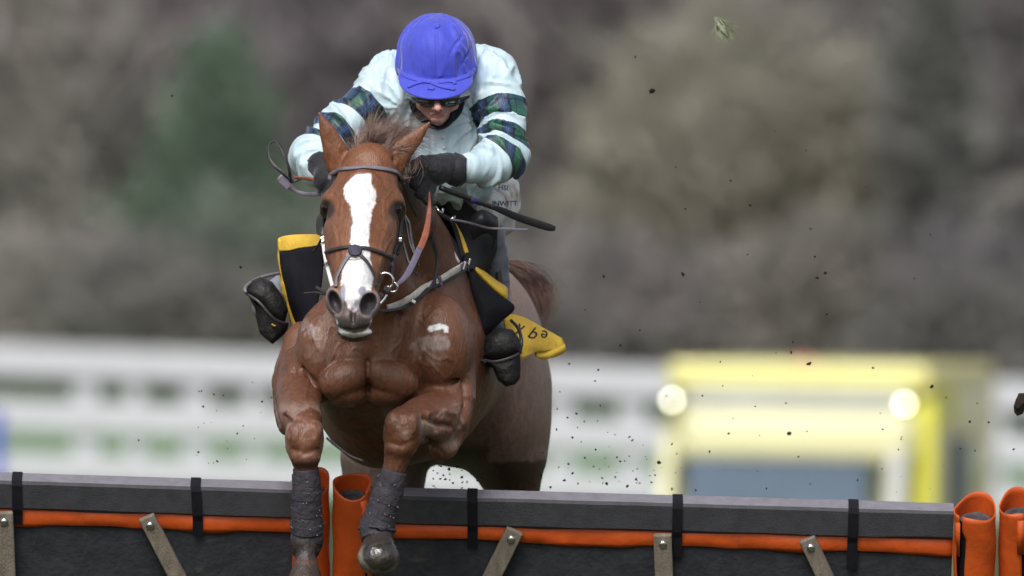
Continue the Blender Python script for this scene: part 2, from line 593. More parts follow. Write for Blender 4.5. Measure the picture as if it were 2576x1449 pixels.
# far wood that reads as one mass: thousands of twig and bark slivers over the bank
def slivers(n, place, size, seed, up=.6):
    r = np.random.default_rng(seed)
    C = place(n, r)
    a = r.normal(size=(n, 3)); a[:, 2] = np.abs(a[:, 2]) + up; a /= np.linalg.norm(a, axis=1)[:, None]
    b = np.cross(a, r.normal(size=(n, 3))); b /= np.linalg.norm(b, axis=1)[:, None]
    L = size[0] * (.5 + r.random(n)); w = size[1] * (.5 + r.random(n))
    V = np.empty((n, 4, 3))
    V[:, 0] = C - b * w[:, None] / 2; V[:, 1] = C + b * w[:, None] / 2
    V[:, 2] = C + a * L[:, None] + b * w[:, None] / 3; V[:, 3] = C + a * L[:, None] - b * w[:, None] / 3
    return V.reshape(-1, 3), np.arange(4 * n, dtype=np.int32).reshape(n, 4)
wood_m = M_('bare_wood', (.41, .385, .375), 0.9, 0.08, .1, 0, transl=.5)
def pl(n, r):
    x = r.uniform(-60, 60, n); u = r.random(n) ** 1.5
    d = 229 + 66 * u
    return np.stack([x, d - CAM_D, -.5 + TILT * x + 34 * ((d - 228) / 72) ** .8 + r.random(n) * 3], 1)
V, F = slivers(26000, pl, (1.6, .28), 5)
tag(mesh_obj('distant_woodland', V, F, wood_m, smooth=False), 'bare grey brown winter wood covering the bank behind the course', 'woodland', kind='stuff')

# ------------------------------------------------------------------ trees and shrubs before the wood
def tree(name, label, cat, px, py_top, width_px, d, col, col2, n, leaf, kind='round', seed=0, group='trees and bushes behind the rail'):
    dy = d - CAM_D; k = d / CAM_D / S
    x = (px - 1288) * k; zb = gz(x, min(d, 228)) - .1
    ztop = CAM_Z + (724 - py_top) * k
    hw = width_px * k / 2; H = ztop - zb
    root = thing(name, label, cat, (x, dy, zb), group)
    r = np.random.default_rng(seed)
    # trunk with limbs
    parts = []
    P = [Vector((x + r.normal() * .12 * i, dy + r.normal() * .1, zb + H * .85 * i / 5)) for i in range(6)]
    parts.append(tube_geo(crom(P, 3), [.16 * H / 6 * (1 - .85 * i / 15) + .02 for i in range(16)], 7))
    nl = 12
    for i in range(nl):
        t = .18 + .7 * i / nl; a = r.random() * 6.283
        s = P[0].lerp(P[-1], t); L = hw * (1.0 - .5 * t if kind != 'cone' else 1.05 - t) * (.7 + .4 * r.random())
        e = s + Vector((math.cos(a) * L, math.sin(a) * L, L * (.6 if kind != 'cone' else -.1)))
        parts.append(tube_geo(crom([s, s.lerp(e, .5) + Vector((0, 0, .1 * L)), e], 3), [.05 * H / 6 * (1 - .8 * j / 6) for j in range(7)], 5))
    V, F = join_geo(parts)
    bark = M_('bark', (.11, .095, .08), .9, .4, 6, 0.4, 30)
    mesh_obj('trunk', V, F, bark, root)
    nc = 110
    cc = r.normal(size=(nc, 3)); cc /= np.linalg.norm(cc, axis=1)[:, None]; cc *= (r.random(nc) ** .45)[:, None]
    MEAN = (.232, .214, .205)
    col = tuple((c * 1.38 * .66 + m_ * .34) * 1.26 for c, m_ in zip(col, MEAN)); col2 = tuple((c * 1.38 * .35 + m_ * .65) * 1.17 for c, m_ in zip(col2, MEAN))  # crown colours drawn towards one grey, standing in for haze
    def place(n, r):
        i = r.integers(0, nc, n); q = cc[i] + r.normal(size=(n, 3)) * .22
        if kind == 'cone':
            t = (q[:, 2] + 1.15) / 2.3; s = np.clip(1.12 - t, .05, 1)
            return np.stack([x + q[:, 0] * hw * s, dy + q[:, 1] * hw * s, zb + H * np.clip(t, .02, 1)], 1)
        return np.stack([x + q[:, 0] * hw, dy + q[:, 1] * hw, np.maximum(zb + .1, zb + H * (.52 + q[:, 2] * .46))], 1)
    V, F = slivers(n, place, leaf, seed + 100, up=.2)
    m = M_('crown', col, .9, .12, .5, 0, dirt=col2, dscale=.3, dthr=.5, transl=.5)
    mesh_obj('crown', V, F, m, root, smooth=False)
    return root
GREY, GREY2 = (.17, .155, .16), (.20, .18, .17)
tree('conifer_tree', 'dark green conifer with a broad skirt, left of the rider against the bare wood', 'tree', 560, 120, 560, 214, (.095, .165, .105), (.13, .165, .115), 5200, (.42, .16), 'cone', 1)
tree('evergreen_bush', 'round dull green bush low behind the black boot at the left', 'bush', 640, 560, 460, 208, (.115, .155, .115), (.13, .15, .12), 3600, (.35, .15), 'round', 2)
tree('bare_tree', 'pale grey bare tree at the far left edge of the wood', 'tree', 60, -320, 560, 220, (.29, .27, .255), GREY2, 3200, (.7, .12), 'round', 3)
tree('bare_tree', 'tall mauve grey bare tree above the dark conifer, left of the blue cap', 'tree', 330, -560, 640, 226, (.25, .225, .245), GREY2, 3400, (.8, .13), 'round', 4)
tree('bare_tree', 'mauve brown bare tree rising straight behind the rider and blue cap', 'tree', 980, -560, 620, 224, (.20, .18, .20), (.185, .17, .175), 3600, (.8, .13), 'round', 5)
tree('bare_tree', 'brown grey bare tree to the right of the rider, above the whip tip', 'tree', 1440, -420, 520, 222, (.22, .20, .205), GREY2, 3400, (.8, .13), 'round', 6)
tree('olive_tree', 'broad olive brown tree, the palest crown right of the rider', 'tree', 1850, 110, 640, 212, (.25, .235, .185), (.255, .24, .20), 5000, (.5, .15), 'round', 7)
tree('bare_tree', 'grey bare tree at the top right, between the olive tree and the frame edge', 'tree', 2260, -420, 560, 222, (.235, .22, .225), GREY2, 3200, (.8, .13), 'round', 8)
tree('bare_tree', 'pale grey brown tree in the right of the wood below the dark one', 'tree', 2200, 210, 430, 215, (.265, .25, .23), (.23, .215, .20), 3400, (.6, .14), 'round', 9)
tree('holly_bush', 'dark low bush behind the yellow ambulance near the right edge', 'bush', 2450, 640, 420, 206, (.135, .125, .135), (.16, .155, .15), 3600, (.35, .15), 'round', 10)
tree('bare_tree', 'dark mauve bare tree leaning in at the upper right corner', 'tree', 2560, -300, 430, 220, (.19, .175, .185), (.16, .155, .15), 3000, (.8, .13), 'round', 11)
tree('scrub_bush', 'dull brown scrub behind the white rail at the far left', 'bush', 130, 640, 520, 207, (.235, .22, .20), (.205, .195, .175), 3600, (.4, .14), 'round', 12)
tree('scrub_bush', 'dark grey scrub between the horse tail and the yellow ambulance', 'bush', 1560, 660, 520, 207, (.20, .185, .18), (.185, .175, .16), 3600, (.4, .14), 'round', 13)
tree('scrub_bush', 'brown olive scrub directly behind the roof of the yellow ambulance', 'bush', 2030, 640, 520, 207, (.215, .20, .175), (.19, .18, .165), 3600, (.4, .14), 'round', 14)
tree('ivy_tree', 'dark green ivied trunk high on the far right of the wood', 'tree', 2330, -120, 170, 210, (.12, .125, .12), (.15, .145, .145), 2200, (.35, .15), 'round', 15)

tree('scrub_bush', 'low dull green scrub behind the rail, below the dark conifer', 'bush', 430, 700, 460, 203, (.135, .135, .12), (.11, .105, .09), 3200, (.4, .14), 'round', 21)
tree('scrub_bush', 'low brown scrub hidden behind the black boot and the left number cloth', 'bush', 800, 720, 460, 204, (.13, .12, .11), (.11, .105, .09), 3200, (.4, .14), 'round', 22)
tree('scrub_bush', 'low mauve brown scrub behind the horse neck and saddle', 'bush', 1180, 720, 460, 203, (.12, .11, .115), (.11, .105, .09), 3200, (.4, .14), 'round', 23)
tree('scrub_bush', 'low grey scrub by the right frame edge beyond the ambulance side window', 'bush', 2440, 760, 420, 201, (.12, .115, .11), (.11, .105, .09), 3200, (.4, .14), 'round', 24)
# ------------------------------------------------------------------ white rail fence
fence_m = M_('white_paint', (.54, .54, .58), .5, .05, 4, 0, dirt=(.42, .42, .43), dscale=1.2, dthr=.62)
FD = 139.7
def fpt(px, py, d): 
    return W(px, py, d - CAM_D)
fence = thing('white_rail_fence', 'white painted three-rail racecourse fence running across the whole course behind the hurdle', 'fence', (0, FD - CAM_D, gz(0, FD)))
fk = FD / CAM_D / S
fx0, fx1 = -14.0, 14.0
for h, hh in ((1.035, .26), (.59, .25), (.165, .22)):
    mid = 1.0
    V = []; F = []
    xs_ = np.linspace(fx0, fx1, 25)
    for x in xs_:
        z = gz(x, FD) + h
        for (a, b) in ((-.03, -hh / 2), (.03, -hh / 2), (.03, hh / 2), (-.03, hh / 2)): V.append((x, FD - CAM_D + a - .07, z + b))
    for i in range(24):
        for k_ in range(4): F.append((i * 4 + k_, i * 4 + (k_ + 1) % 4, i * 4 + 4 + (k_ + 1) % 4, i * 4 + 4 + k_))
    mesh_obj('rail', V, F, fence_m, fence, smooth=False)
for px in (-260, 215, 340, 492, 640, 1090, 1410, 1590, 2050, 2500, 2740, -560, -900, 3100, 3500):
    x = (px - 1288) * fk; z = gz(x, FD)
    w = .2 if px not in (340, 640) else .13
    V, F = join_geo([box_geo((x, FD - CAM_D + .04, z + .53), w, .14, 1.20, bev=.012)])
    mesh_obj('post', V, F, fence_m, fence, smooth=False)

# blue marker post at the left edge
bp = thing('marker_post', 'blurred blue marker post cut by the left frame edge in front of the white rail', 'post', ((-8 - 1288) * 124 / CAM_D / S, 124 - CAM_D, gz(-7, 124)))
bm_ = M_('blue_plastic', (.05, .07, .42), .4, .1, 8)
x0 = bp.location.x
ztop = CAM_Z + (724 - 1040) / S * 124 / CAM_D
V, F = tube_geo([Vector((x0, bp.location.y, bp.location.z)), Vector((x0, bp.location.y, ztop))], .045, 12)
mesh_obj('pole', V, F, bm_, bp)
V, F = tube_geo([Vector((x0, bp.location.y, ztop)), Vector((x0, bp.location.y, ztop + .03))], [.05, .02], 12)
mesh_obj('cap', V, F, bm_, bp)

# ------------------------------------------------------------------ ambulance
yellow = M_('ambulance_yellow', (.76, .715, .25), .35, .06, 2, 0, coat=.3)
vivid = M_('reflective_yellow', (.85, .82, .12), .4, .05, 3, 0)
pale = M_('pale_yellow_panel', (.77, .755, .47), .4, .05, 2, 0)
glass = M_('windscreen_glass', (.06, .095, .145), .45, .25, 2, 0, spec=.25)
greyp = M_('light_bar_grey', (.45, .47, .45), .4, .1, 3, 0)
tyre = M_('tyre_rubber', (.02, .02, .02), .8, .1, 10)
lampm = M_('lamp_glow', (1, .98, .85), .3, 0, 5, emit=(1, .95, .76), emit_s=9.5)
redm = M_('red_lens', (.55, .10, .08), .3, .1, 5)
AD = 126.0; ak = AD / CAM_D / S
def build_ambulance():
    yaw = math.radians(9)
    cx = (1998 - 1288) * ak
    g = gz(cx, AD) 
    roof = CAM_Z + (724 - 912) * ak
    H = roof - g
    A = thing('ambulance', 'out of focus yellow ambulance with two lit roof lamps standing before the white rail', 'ambulance', (cx, AD - CAM_D, g))
    Mr = Matrix.Rotation(-yaw, 3, 'Z') @ Matrix.Rotation(math.radians(.9), 3, 'Y')
    def add(name, c, sx, sy, sz, m, parent=A, bev=.03, lean=0):
        MM = Mr @ Matrix.Rotation(math.radians(lean), 3, 'X')
        V, F = box_geo((0, 0, 0), sx, sy, sz, None, bev)
        V = [Mr @ (Matrix.Rotation(math.radians(lean), 3, 'X') @ v + Vector(c)) + Vector((cx, AD - CAM_D, g)) for v in V]
        return mesh_obj(name, V, F, m, parent, smooth=False)
    Wd = 1.98
    # box body
    add('body', (0, 1.9, .45 + (H - .45) / 2), Wd, 3.4, H - .45, yellow, bev=.06)
    add('roof_pod', (0, .30, H - .11), Wd * .99, .75, .22, yellow, bev=.05)
    add('light_bar', (0, -.12, H - .26), Wd * .84, .12, .15, greyp)
    add('cab_hood', (0, -.02, H - .54), Wd * .90, .6, .38, pale, bev=.1)
    add('cab', (0, -.55, .95), Wd * .93, 1.9, .95, yellow, bev=.12)
    ws = add('windscreen', (-.10, -.42, H - 1.03), Wd * .70, .05, .66, glass, lean=-16)
    add('pillar', (Wd * .39, -.36, H - .98), .15, .14, .9, greyp, lean=-20)
    add('pillar', (-Wd * .47, -.36, H - .98), .10, .14, .9, pale, lean=-20)
    add('corner_stripe', (Wd * .47, .10, H - 1.0), .17, .24, 1.45, vivid)
    add('corner_stripe', (-Wd * .475, .12, H - .62), .08, .24, .5, vivid)
    add('side_stripe', (Wd * .5 + .002, .75, H - .30), .015, 1.2, .34, vivid, bev=.005)
    add('side_window', (Wd * .5 + .004, 1.5, H - .85), .03, 1.1, .62, glass)
    add('bonnet', (0, -1.5, .85), Wd * .86, .9, .5, yellow, bev=.12)
    add('bumper', (0, -1.95, .45), Wd * .9, .2, .28, greyp)
    add('beacon', (.0, .25, H + .01), .16, .16, .04, redm, bev=.015)
    for sx in (-1, 1):
        for sy in (-1.25, 2.5):
            c = Mr @ Vector((sx * (Wd / 2 - .12), sy, .36)) + Vector((cx, AD - CAM_D, g))
            ax_ = Mr @ Vector((1, 0, 0))
            V, F = tube_geo([c - ax_ * .11, c + ax_ * .11], .36, 20)
            w = mesh_obj('wheel', V, F, tyre, A)
            V, F = tube_geo([c - ax_ * .12, c + ax_ * .12], .2, 16)
            mesh_obj('rim', V, F, greyp, w)
    for px, py in ((1690, 1006), (2275, 1016)):
        c = W(px, py, AD - CAM_D - .42)
        bm = bmesh.new(); bmesh.ops.create_uvsphere(bm, u_segments=16, v_segments=10, radius=.022)
        V = [v.co + c for v in bm.verts]; bm.verts.index_update(); F = [[v.index for v in q.verts] for q in bm.faces]; bm.free()
        mesh_obj('warning_lamp', V, F, lampm, A)
        V, F = tube_geo([c + Vector((0, .03, 0)), c + Vector((0, .5, 0))], [.05, .06], 12)
        mesh_obj('lamp_housing', V, F, greyp, A)
build_ambulance()
# ------------------------------------------------------------------ the horse
def build_horse():
    a0 = W(640, 1960, -0.9); b0 = W(1440, 255, -0.9)
    xs = np.arange(W(670, 0, 0).x, W(1420, 0, 0).x, 0.0046)
    ys = axis(-0.95, 2.55, -0.90, 0.22, 0.0046, 0.013)
    fz0, fz1 = W(0, 880, -0.5).z, W(0, 262, -0.5).z
    zs = np.concatenate([np.arange(W(0, 1960, 1.9).z, W(0, 1460, 0).z, 0.016), np.arange(W(0, 1460, 0).z, fz0, 0.0048), np.arange(fz0, fz1, 0.0042)])
    f = Field(xs, ys, zs)
    c, e = f.chain, f.ell
    # barrel, withers, quarters
    e(1035, 880, .55, 225, .62, 285, k=60)
    e(1085, 850, 1.05, 215, .6, 262, k=60)
    e(968, 962, .66, 192, .36, 203, k=50)
    e(1155, 905, 1.72, 226, .48, 280, k=60)
    e(1040, 640, .55, 70, .4, 70, k=60)
    e(1262, 1030, 1.72, 124, .36, 205, k=40)
    c([(1170, 690, 1.95, 60), (1215, 668, 2.12, 34), (1268, 664, 2.20, 20)], k=36)
    # hind legs
    c([(1262, 980, 1.72, 118), (1285, 1150, 1.68, 92), (1293, 1245, 1.72, 66), (1292, 1350, 1.88, 48), (1290, 1420, 1.95, 44)], k=40, ax=(1, 1.5, 1))
    c([(1290, 1420, 1.95, 42), (1285, 1560, 1.9, 30), (1284, 1690, 1.86, 30), (1283, 1720, 1.85, 36), (1282, 1780, 1.80, 28)], k=14)
    c([(1282, 1780, 1.80, 34), (1281, 1840, 1.76, 46)], k=8)
    c([(985, 1000, 1.72, 125), (968, 1150, 1.68, 116), (965, 1235, 1.70, 104), (960, 1350, 1.86, 56), (958, 1420, 1.94, 46)], k=40, ax=(1, 1.3, 1))
    c([(958, 1420, 1.94, 42), (962, 1560, 1.9, 30), (962, 1690, 1.86, 30), (962, 1720, 1.85, 36), (962, 1780, 1.80, 28)], k=14)
    c([(962, 1780, 1.80, 34), (962, 1840, 1.76, 46)], k=8)
    # chest
    e(965, 885, .22, 205, .36, 200, k=50)
    e(950, 1035, .46, 125, .30, 140, k=50)
    # shoulders (big rounded points) and triceps
    e(812, 885, -.02, 70, .13, 128, k=26, roll=6)
    e(1108, 868, -.02, 82, .14, 130, k=26, roll=-4)
    c([(765, 860, .16, 52), (735, 960, .10, 52), (735, 1050, .02, 42)], k=26)
    c([(1145, 830, .18, 50), (1150, 950, .12, 48), (1136, 1075, .05, 42)], k=26)
    # neck and throat
    c([(938, 440, -.20, 84), (980, 560, .02, 118), (1005, 700, .25, 172)], k=40, ax=(1, 1.25, 1))
    c([(930, 660, -.16, 86), (940, 790, -.02, 130), (945, 900, .06, 140)], k=46)
    # pectorals, with the groove between them
    e(866, 953, -.140, 68, .055, 46, k=6, roll=-24); e(874, 990, -.10, 56, .07, 34, k=8)
    e(986, 950, -.140, 70, .055, 47, k=6, roll=24); e(978, 990, -.10, 56, .07, 34, k=8)
    c([(900, 800, -.09, 34), (885, 900, -.125, 30)], k=26)
    c([(975, 800, -.09, 34), (968, 900, -.125, 30)], k=26)
    e(880, 1020, .14, 58, .10, 70, k=24); e(972, 1020, .14, 58, .10, 70, k=24)
    c([(925, 880, -.200, 8), (925, 960, -.198, 11), (926, 1030, -.14, 9)], k=12, sub=True)
    c([(905, 800, -.17, 8), (890, 880, -.19, 6)], k=20, sub=True); c([(1000, 790, -.15, 8), (985, 880, -.18, 6)], k=20, sub=True)
    c([(768, 925, -.10, 6), (792, 975, -.13, 10), (815, 1015, -.12, 8)], k=12, sub=True)
    c([(1165, 940, -.05, 6), (1120, 972, -.135, 9), (1065, 992, -.20, 9), (1010, 1012, -.20, 8)], k=12, sub=True)
    # elbow pockets between chest and arms
    # fore leg on the picture's left
    c([(768, 930, .02, 66), (752, 985, -.06, 58), (752, 1030, -.20, 54), (765, 1080, -.345, 45)], k=14)
    c([(722, 1030, .0, 28), (724, 1075, -.13, 22)], k=12)
    e(766, 1108, -.365, 46, .058, 62, k=14)
    e(744, 1092, -.39, 20, .03, 32, k=14); e(790, 1092, -.39, 19, .03, 32, k=14)
    e(768, 1152, -.385, 36, .035, 22, k=12)
    c([(766, 1120, -.36, 42), (770, 1178, -.355, 29), (771, 1300, -.31, 31)], k=14)
    e(770, 1362, -.30, 39, .052, 42, k=14)
    c([(770, 1362, -.30, 32), (769, 1415, -.33, 24)], k=10)
    c([(768, 1418, -.33, 30), (765, 1490, -.37, 52)], k=6)
    e(718, 1050, -.10, 10, .05, 8, k=8, roll=30, sub=True)
    # fore leg on the picture's right
    c([(1118, 905, .05, 80), (1122, 1000, -.02, 74), (1108, 1062, -.05, 66)], k=16)
    c([(1112, 1045, -.06, 70), (1060, 1058, -.22, 60), (1016, 1072, -.345, 47)], k=16)
    c([(1142, 1060, .0, 40), (1116, 1122, -.10, 36)], k=14)
    e(1013, 1086, -.37, 46, .058, 62, k=14)
    e(990, 1062, -.40, 20, .03, 30, k=14); e(1036, 1066, -.40, 19, .03, 30, k=14)
    e(1004, 1128, -.385, 34, .035, 22, k=12)
    c([(1010, 1100, -.365, 42), (994, 1172, -.36, 28), (962, 1300, -.33, 31)], k=14)
    e(948, 1345, -.325, 38, .05, 36, k=14)
    c([(948, 1340, -.33, 34), (950, 1365, -.37, 30)], k=8)
    # hoof: a truncated cone, wall to the camera, sole edge low
    c([(950, 1362, -.36, 36), (953, 1403, -.415, 54)], k=8, ax=(1, .9, .85))
    e(930, 1512, -.44, 150, .14, 68, k=5, roll=-8, sub=True)
    # skin folds of the bent fore leg
    c([(1075, 1058, -.225, 6), (1105, 1070, -.19, 9), (1128, 1072, -.13, 6)], k=8, sub=True)
    c([(1072, 1098, -.20, 9), (1080, 1112, -.18, 11), (1092, 1125, -.15, 8)], k=8, sub=True)
    c([(1082, 1034, -.225, 8), (1110, 1036, -.21, 10), (1135, 1046, -.15, 8)], k=14)
    c([(1110, 1090, -.16, 12), (1140, 1096, -.08, 12)], k=12)
    # ---------------- head
    c([(930, 428, -.415, 70, .075), (916, 505, -.455, 90, .085), (905, 590, -.515, 86, .078), (899, 645, -.56, 74, .072), (893, 705, -.625, 54, .07), (890, 760, -.685, 46, .066), (888, 800, -.71, 40, .05)], k=16)
    c([(936, 440, -.33, 76, .10), (925, 540, -.33, 84, .12), (918, 620, -.40, 76, .12), (905, 700, -.51, 54, .10), (894, 780, -.62, 46, .07)], k=30)
    # flat front of the face: nasal bone
    c([(912, 470, -.515, 44, .025), (905, 560, -.565, 36, .03), (896, 650, -.622, 32, .025), (892, 725, -.682, 28, .025)], k=26)
    # brow, eyes, cheek crests
    e(834, 500, -.455, 26, .045, 22, k=20, roll=-25); e(990, 503, -.455, 28, .045, 22, k=20, roll=25)
    e(823, 528, -.44, 19, .03, 22, k=14); e(1003, 530, -.44, 19, .03, 22, k=14)
    
    c([(832, 575, -.50, 14), (832, 640, -.55, 12)], k=22); c([(980, 580, -.50, 14), (972, 645, -.55, 12)], k=22)
    c([(984, 520, -.482, 5), (998, 511, -.484, 6), (1014, 519, -.462, 5)], k=8)
    c([(840, 517, -.482, 5), (826, 509, -.480, 6), (812, 519, -.455, 5)], k=8)
    # muzzle
    e(848, 757, -.685, 29, .045, 41, k=14, roll=-10); e(925, 764, -.685, 32, .045, 40, k=14, roll=12)
    e(841, 758, -.735, 14, .055, 29, k=7, roll=-20, sub=True); e(928, 762, -.735, 19, .055, 27, k=7, roll=24, sub=True); e(850, 778, -.745, 7, .03, 10, k=8, sub=True); e(917, 782, -.745, 7, .03, 10, k=8, sub=True)
    e(889, 806, -.713, 45, .035, 30, k=12)
    e(888, 792, -.755, 6, .02, 22, k=8, sub=True)
    e(892, 835, -.688, 44, .045, 15, k=7)
    e(892, 838, -.60, 38, .06, 22, k=14)
    c([(852, 824, -.722, 5), (890, 834, -.752, 5), (930, 822, -.722, 5)], k=6, sub=True)
    # ears: cupped, pricked outwards
    c([(850, 412, -.39, 32), (842, 375, -.40, 30), (824, 330, -.405, 21), (803, 284, -.41, 4)], k=12, ax=(1, .55, 1))
    e(836, 362, -.435, 11, .018, 44, k=8, roll=-20, sub=True)
    c([(985, 418, -.39, 34), (1012, 378, -.40, 28), (1045, 345, -.405, 20), (1080, 309, -.41, 4)], k=12, ax=(1, .55, 1))
    e(1014, 380, -.435, 10, .018, 46, k=8, roll=45, sub=True)
    V, F = f.mesh(2)
    N = normals(V, F)
    # veins and skin relief
    px, py = unW(V)
    rid = 1 - np.abs(fbm(V * np.array([22, 22, 9.]), 2)); rid = np.clip(rid - .86, 0, 1) / .14
    legs = sstep(930, 1000, py) * (V[:, 1] < .3)
    chest = sstep(640, 760, py) * (V[:, 1] < .4) * (V[:, 1] > -.3)
    V = V + N * ((rid * .0034) * np.maximum(legs * .7, chest * .6) + fbm(V * 26, 3) * .0016 * np.maximum(legs, .25))[:, None]
    N = normals(V, F); px, py = unW(V); d = np.zeros(len(V)); front = (N[:, 1] < -.05)
    def line(P, amp, w, near):
        q = np.full(len(V), 1e9)
        for (x0, y0), (x1, y1) in zip(P[:-1], P[1:]):
            ex, ey = x1 - x0, y1 - y0; t = np.clip(((px - x0) * ex + (py - y0) * ey) / (ex * ex + ey * ey), 0, 1)
            q = np.minimum(q, np.hypot(px - x0 - ex * t, py - y0 - ey * t))
        return amp * np.exp(-(q / w) ** 2) * front * near
    ch = V[:, 1] < .35; hd = V[:, 1] < -.42
    wob = lambda P: [tuple(v[:2]) for v in crom([(x, y, 0) for x, y in P], 5)]
    for P in ([(778, 800), (788, 850), (812, 905), (818, 950)], [(1052, 800), (1092, 850), (1082, 905), (1116, 950)], [(1000, 790), (1014, 845), (984, 885)], [(1150, 985), (1100, 1010), (1052, 1018)], [(1162, 1015), (1122, 1030), (1098, 1052)], [(742, 950), (732, 995), (758, 1040)], [(776, 955), (770, 1000), (786, 1045)], [(1066, 880), (1100, 905), (1128, 900)], [(836, 900), (850, 870), (880, 850)]):
        d += line(wob(P), .0024, 3.2, ch * (V[:, 1] > -.45))
    for P in ([(836, 565), (848, 620), (838, 680)], [(975, 565), (960, 615), (956, 690)], [(985, 600), (958, 650), (950, 700)], [(858, 600), (862, 650), (852, 705)], [(840, 480), (858, 500), (856, 540)], [(985, 480), (966, 505), (968, 545)]):
        d += line(wob(P), .0018, 3.2, hd)
    for P, am, w_ in (([(1068, 1050), (1098, 1066), (1132, 1070)], -.013, 6), ([(1078, 1108), (1086, 1116)], -.016, 9), ([(1092, 1122), (1112, 1140)], -.008, 6), ([(1080, 1036), (1110, 1030), (1140, 1040)], .006, 9), ([(1098, 1090), (1126, 1086)], .006, 10), ([(714, 1046), (731, 1058)], -.010, 6), ([(714, 985), (730, 952), (742, 930)], -.007, 5), ([(1176, 945), (1186, 1000), (1170, 1075)], .004, 7), ([(1164, 960), (1170, 1010), (1158, 1070)], -.007, 5), ([(735, 1130), (768, 1142), (800, 1130)], -.003, 5), ([(975, 1112), (1008, 1122), (1038, 1108)], -.003, 5), ([(784, 1078), (788, 1096)], -.004, 6), ([(925, 905), (926, 1000)], -.008, 4.5)):
        d += line(P, am, w_, ch)
    V = V + N * d[:, None]
    return V, F, N

hV, hF, hN = build_horse()
HBVH = BVHTree.FromPolygons([tuple(v) for v in hV], [tuple(int(i) for i in q) for q in hF])

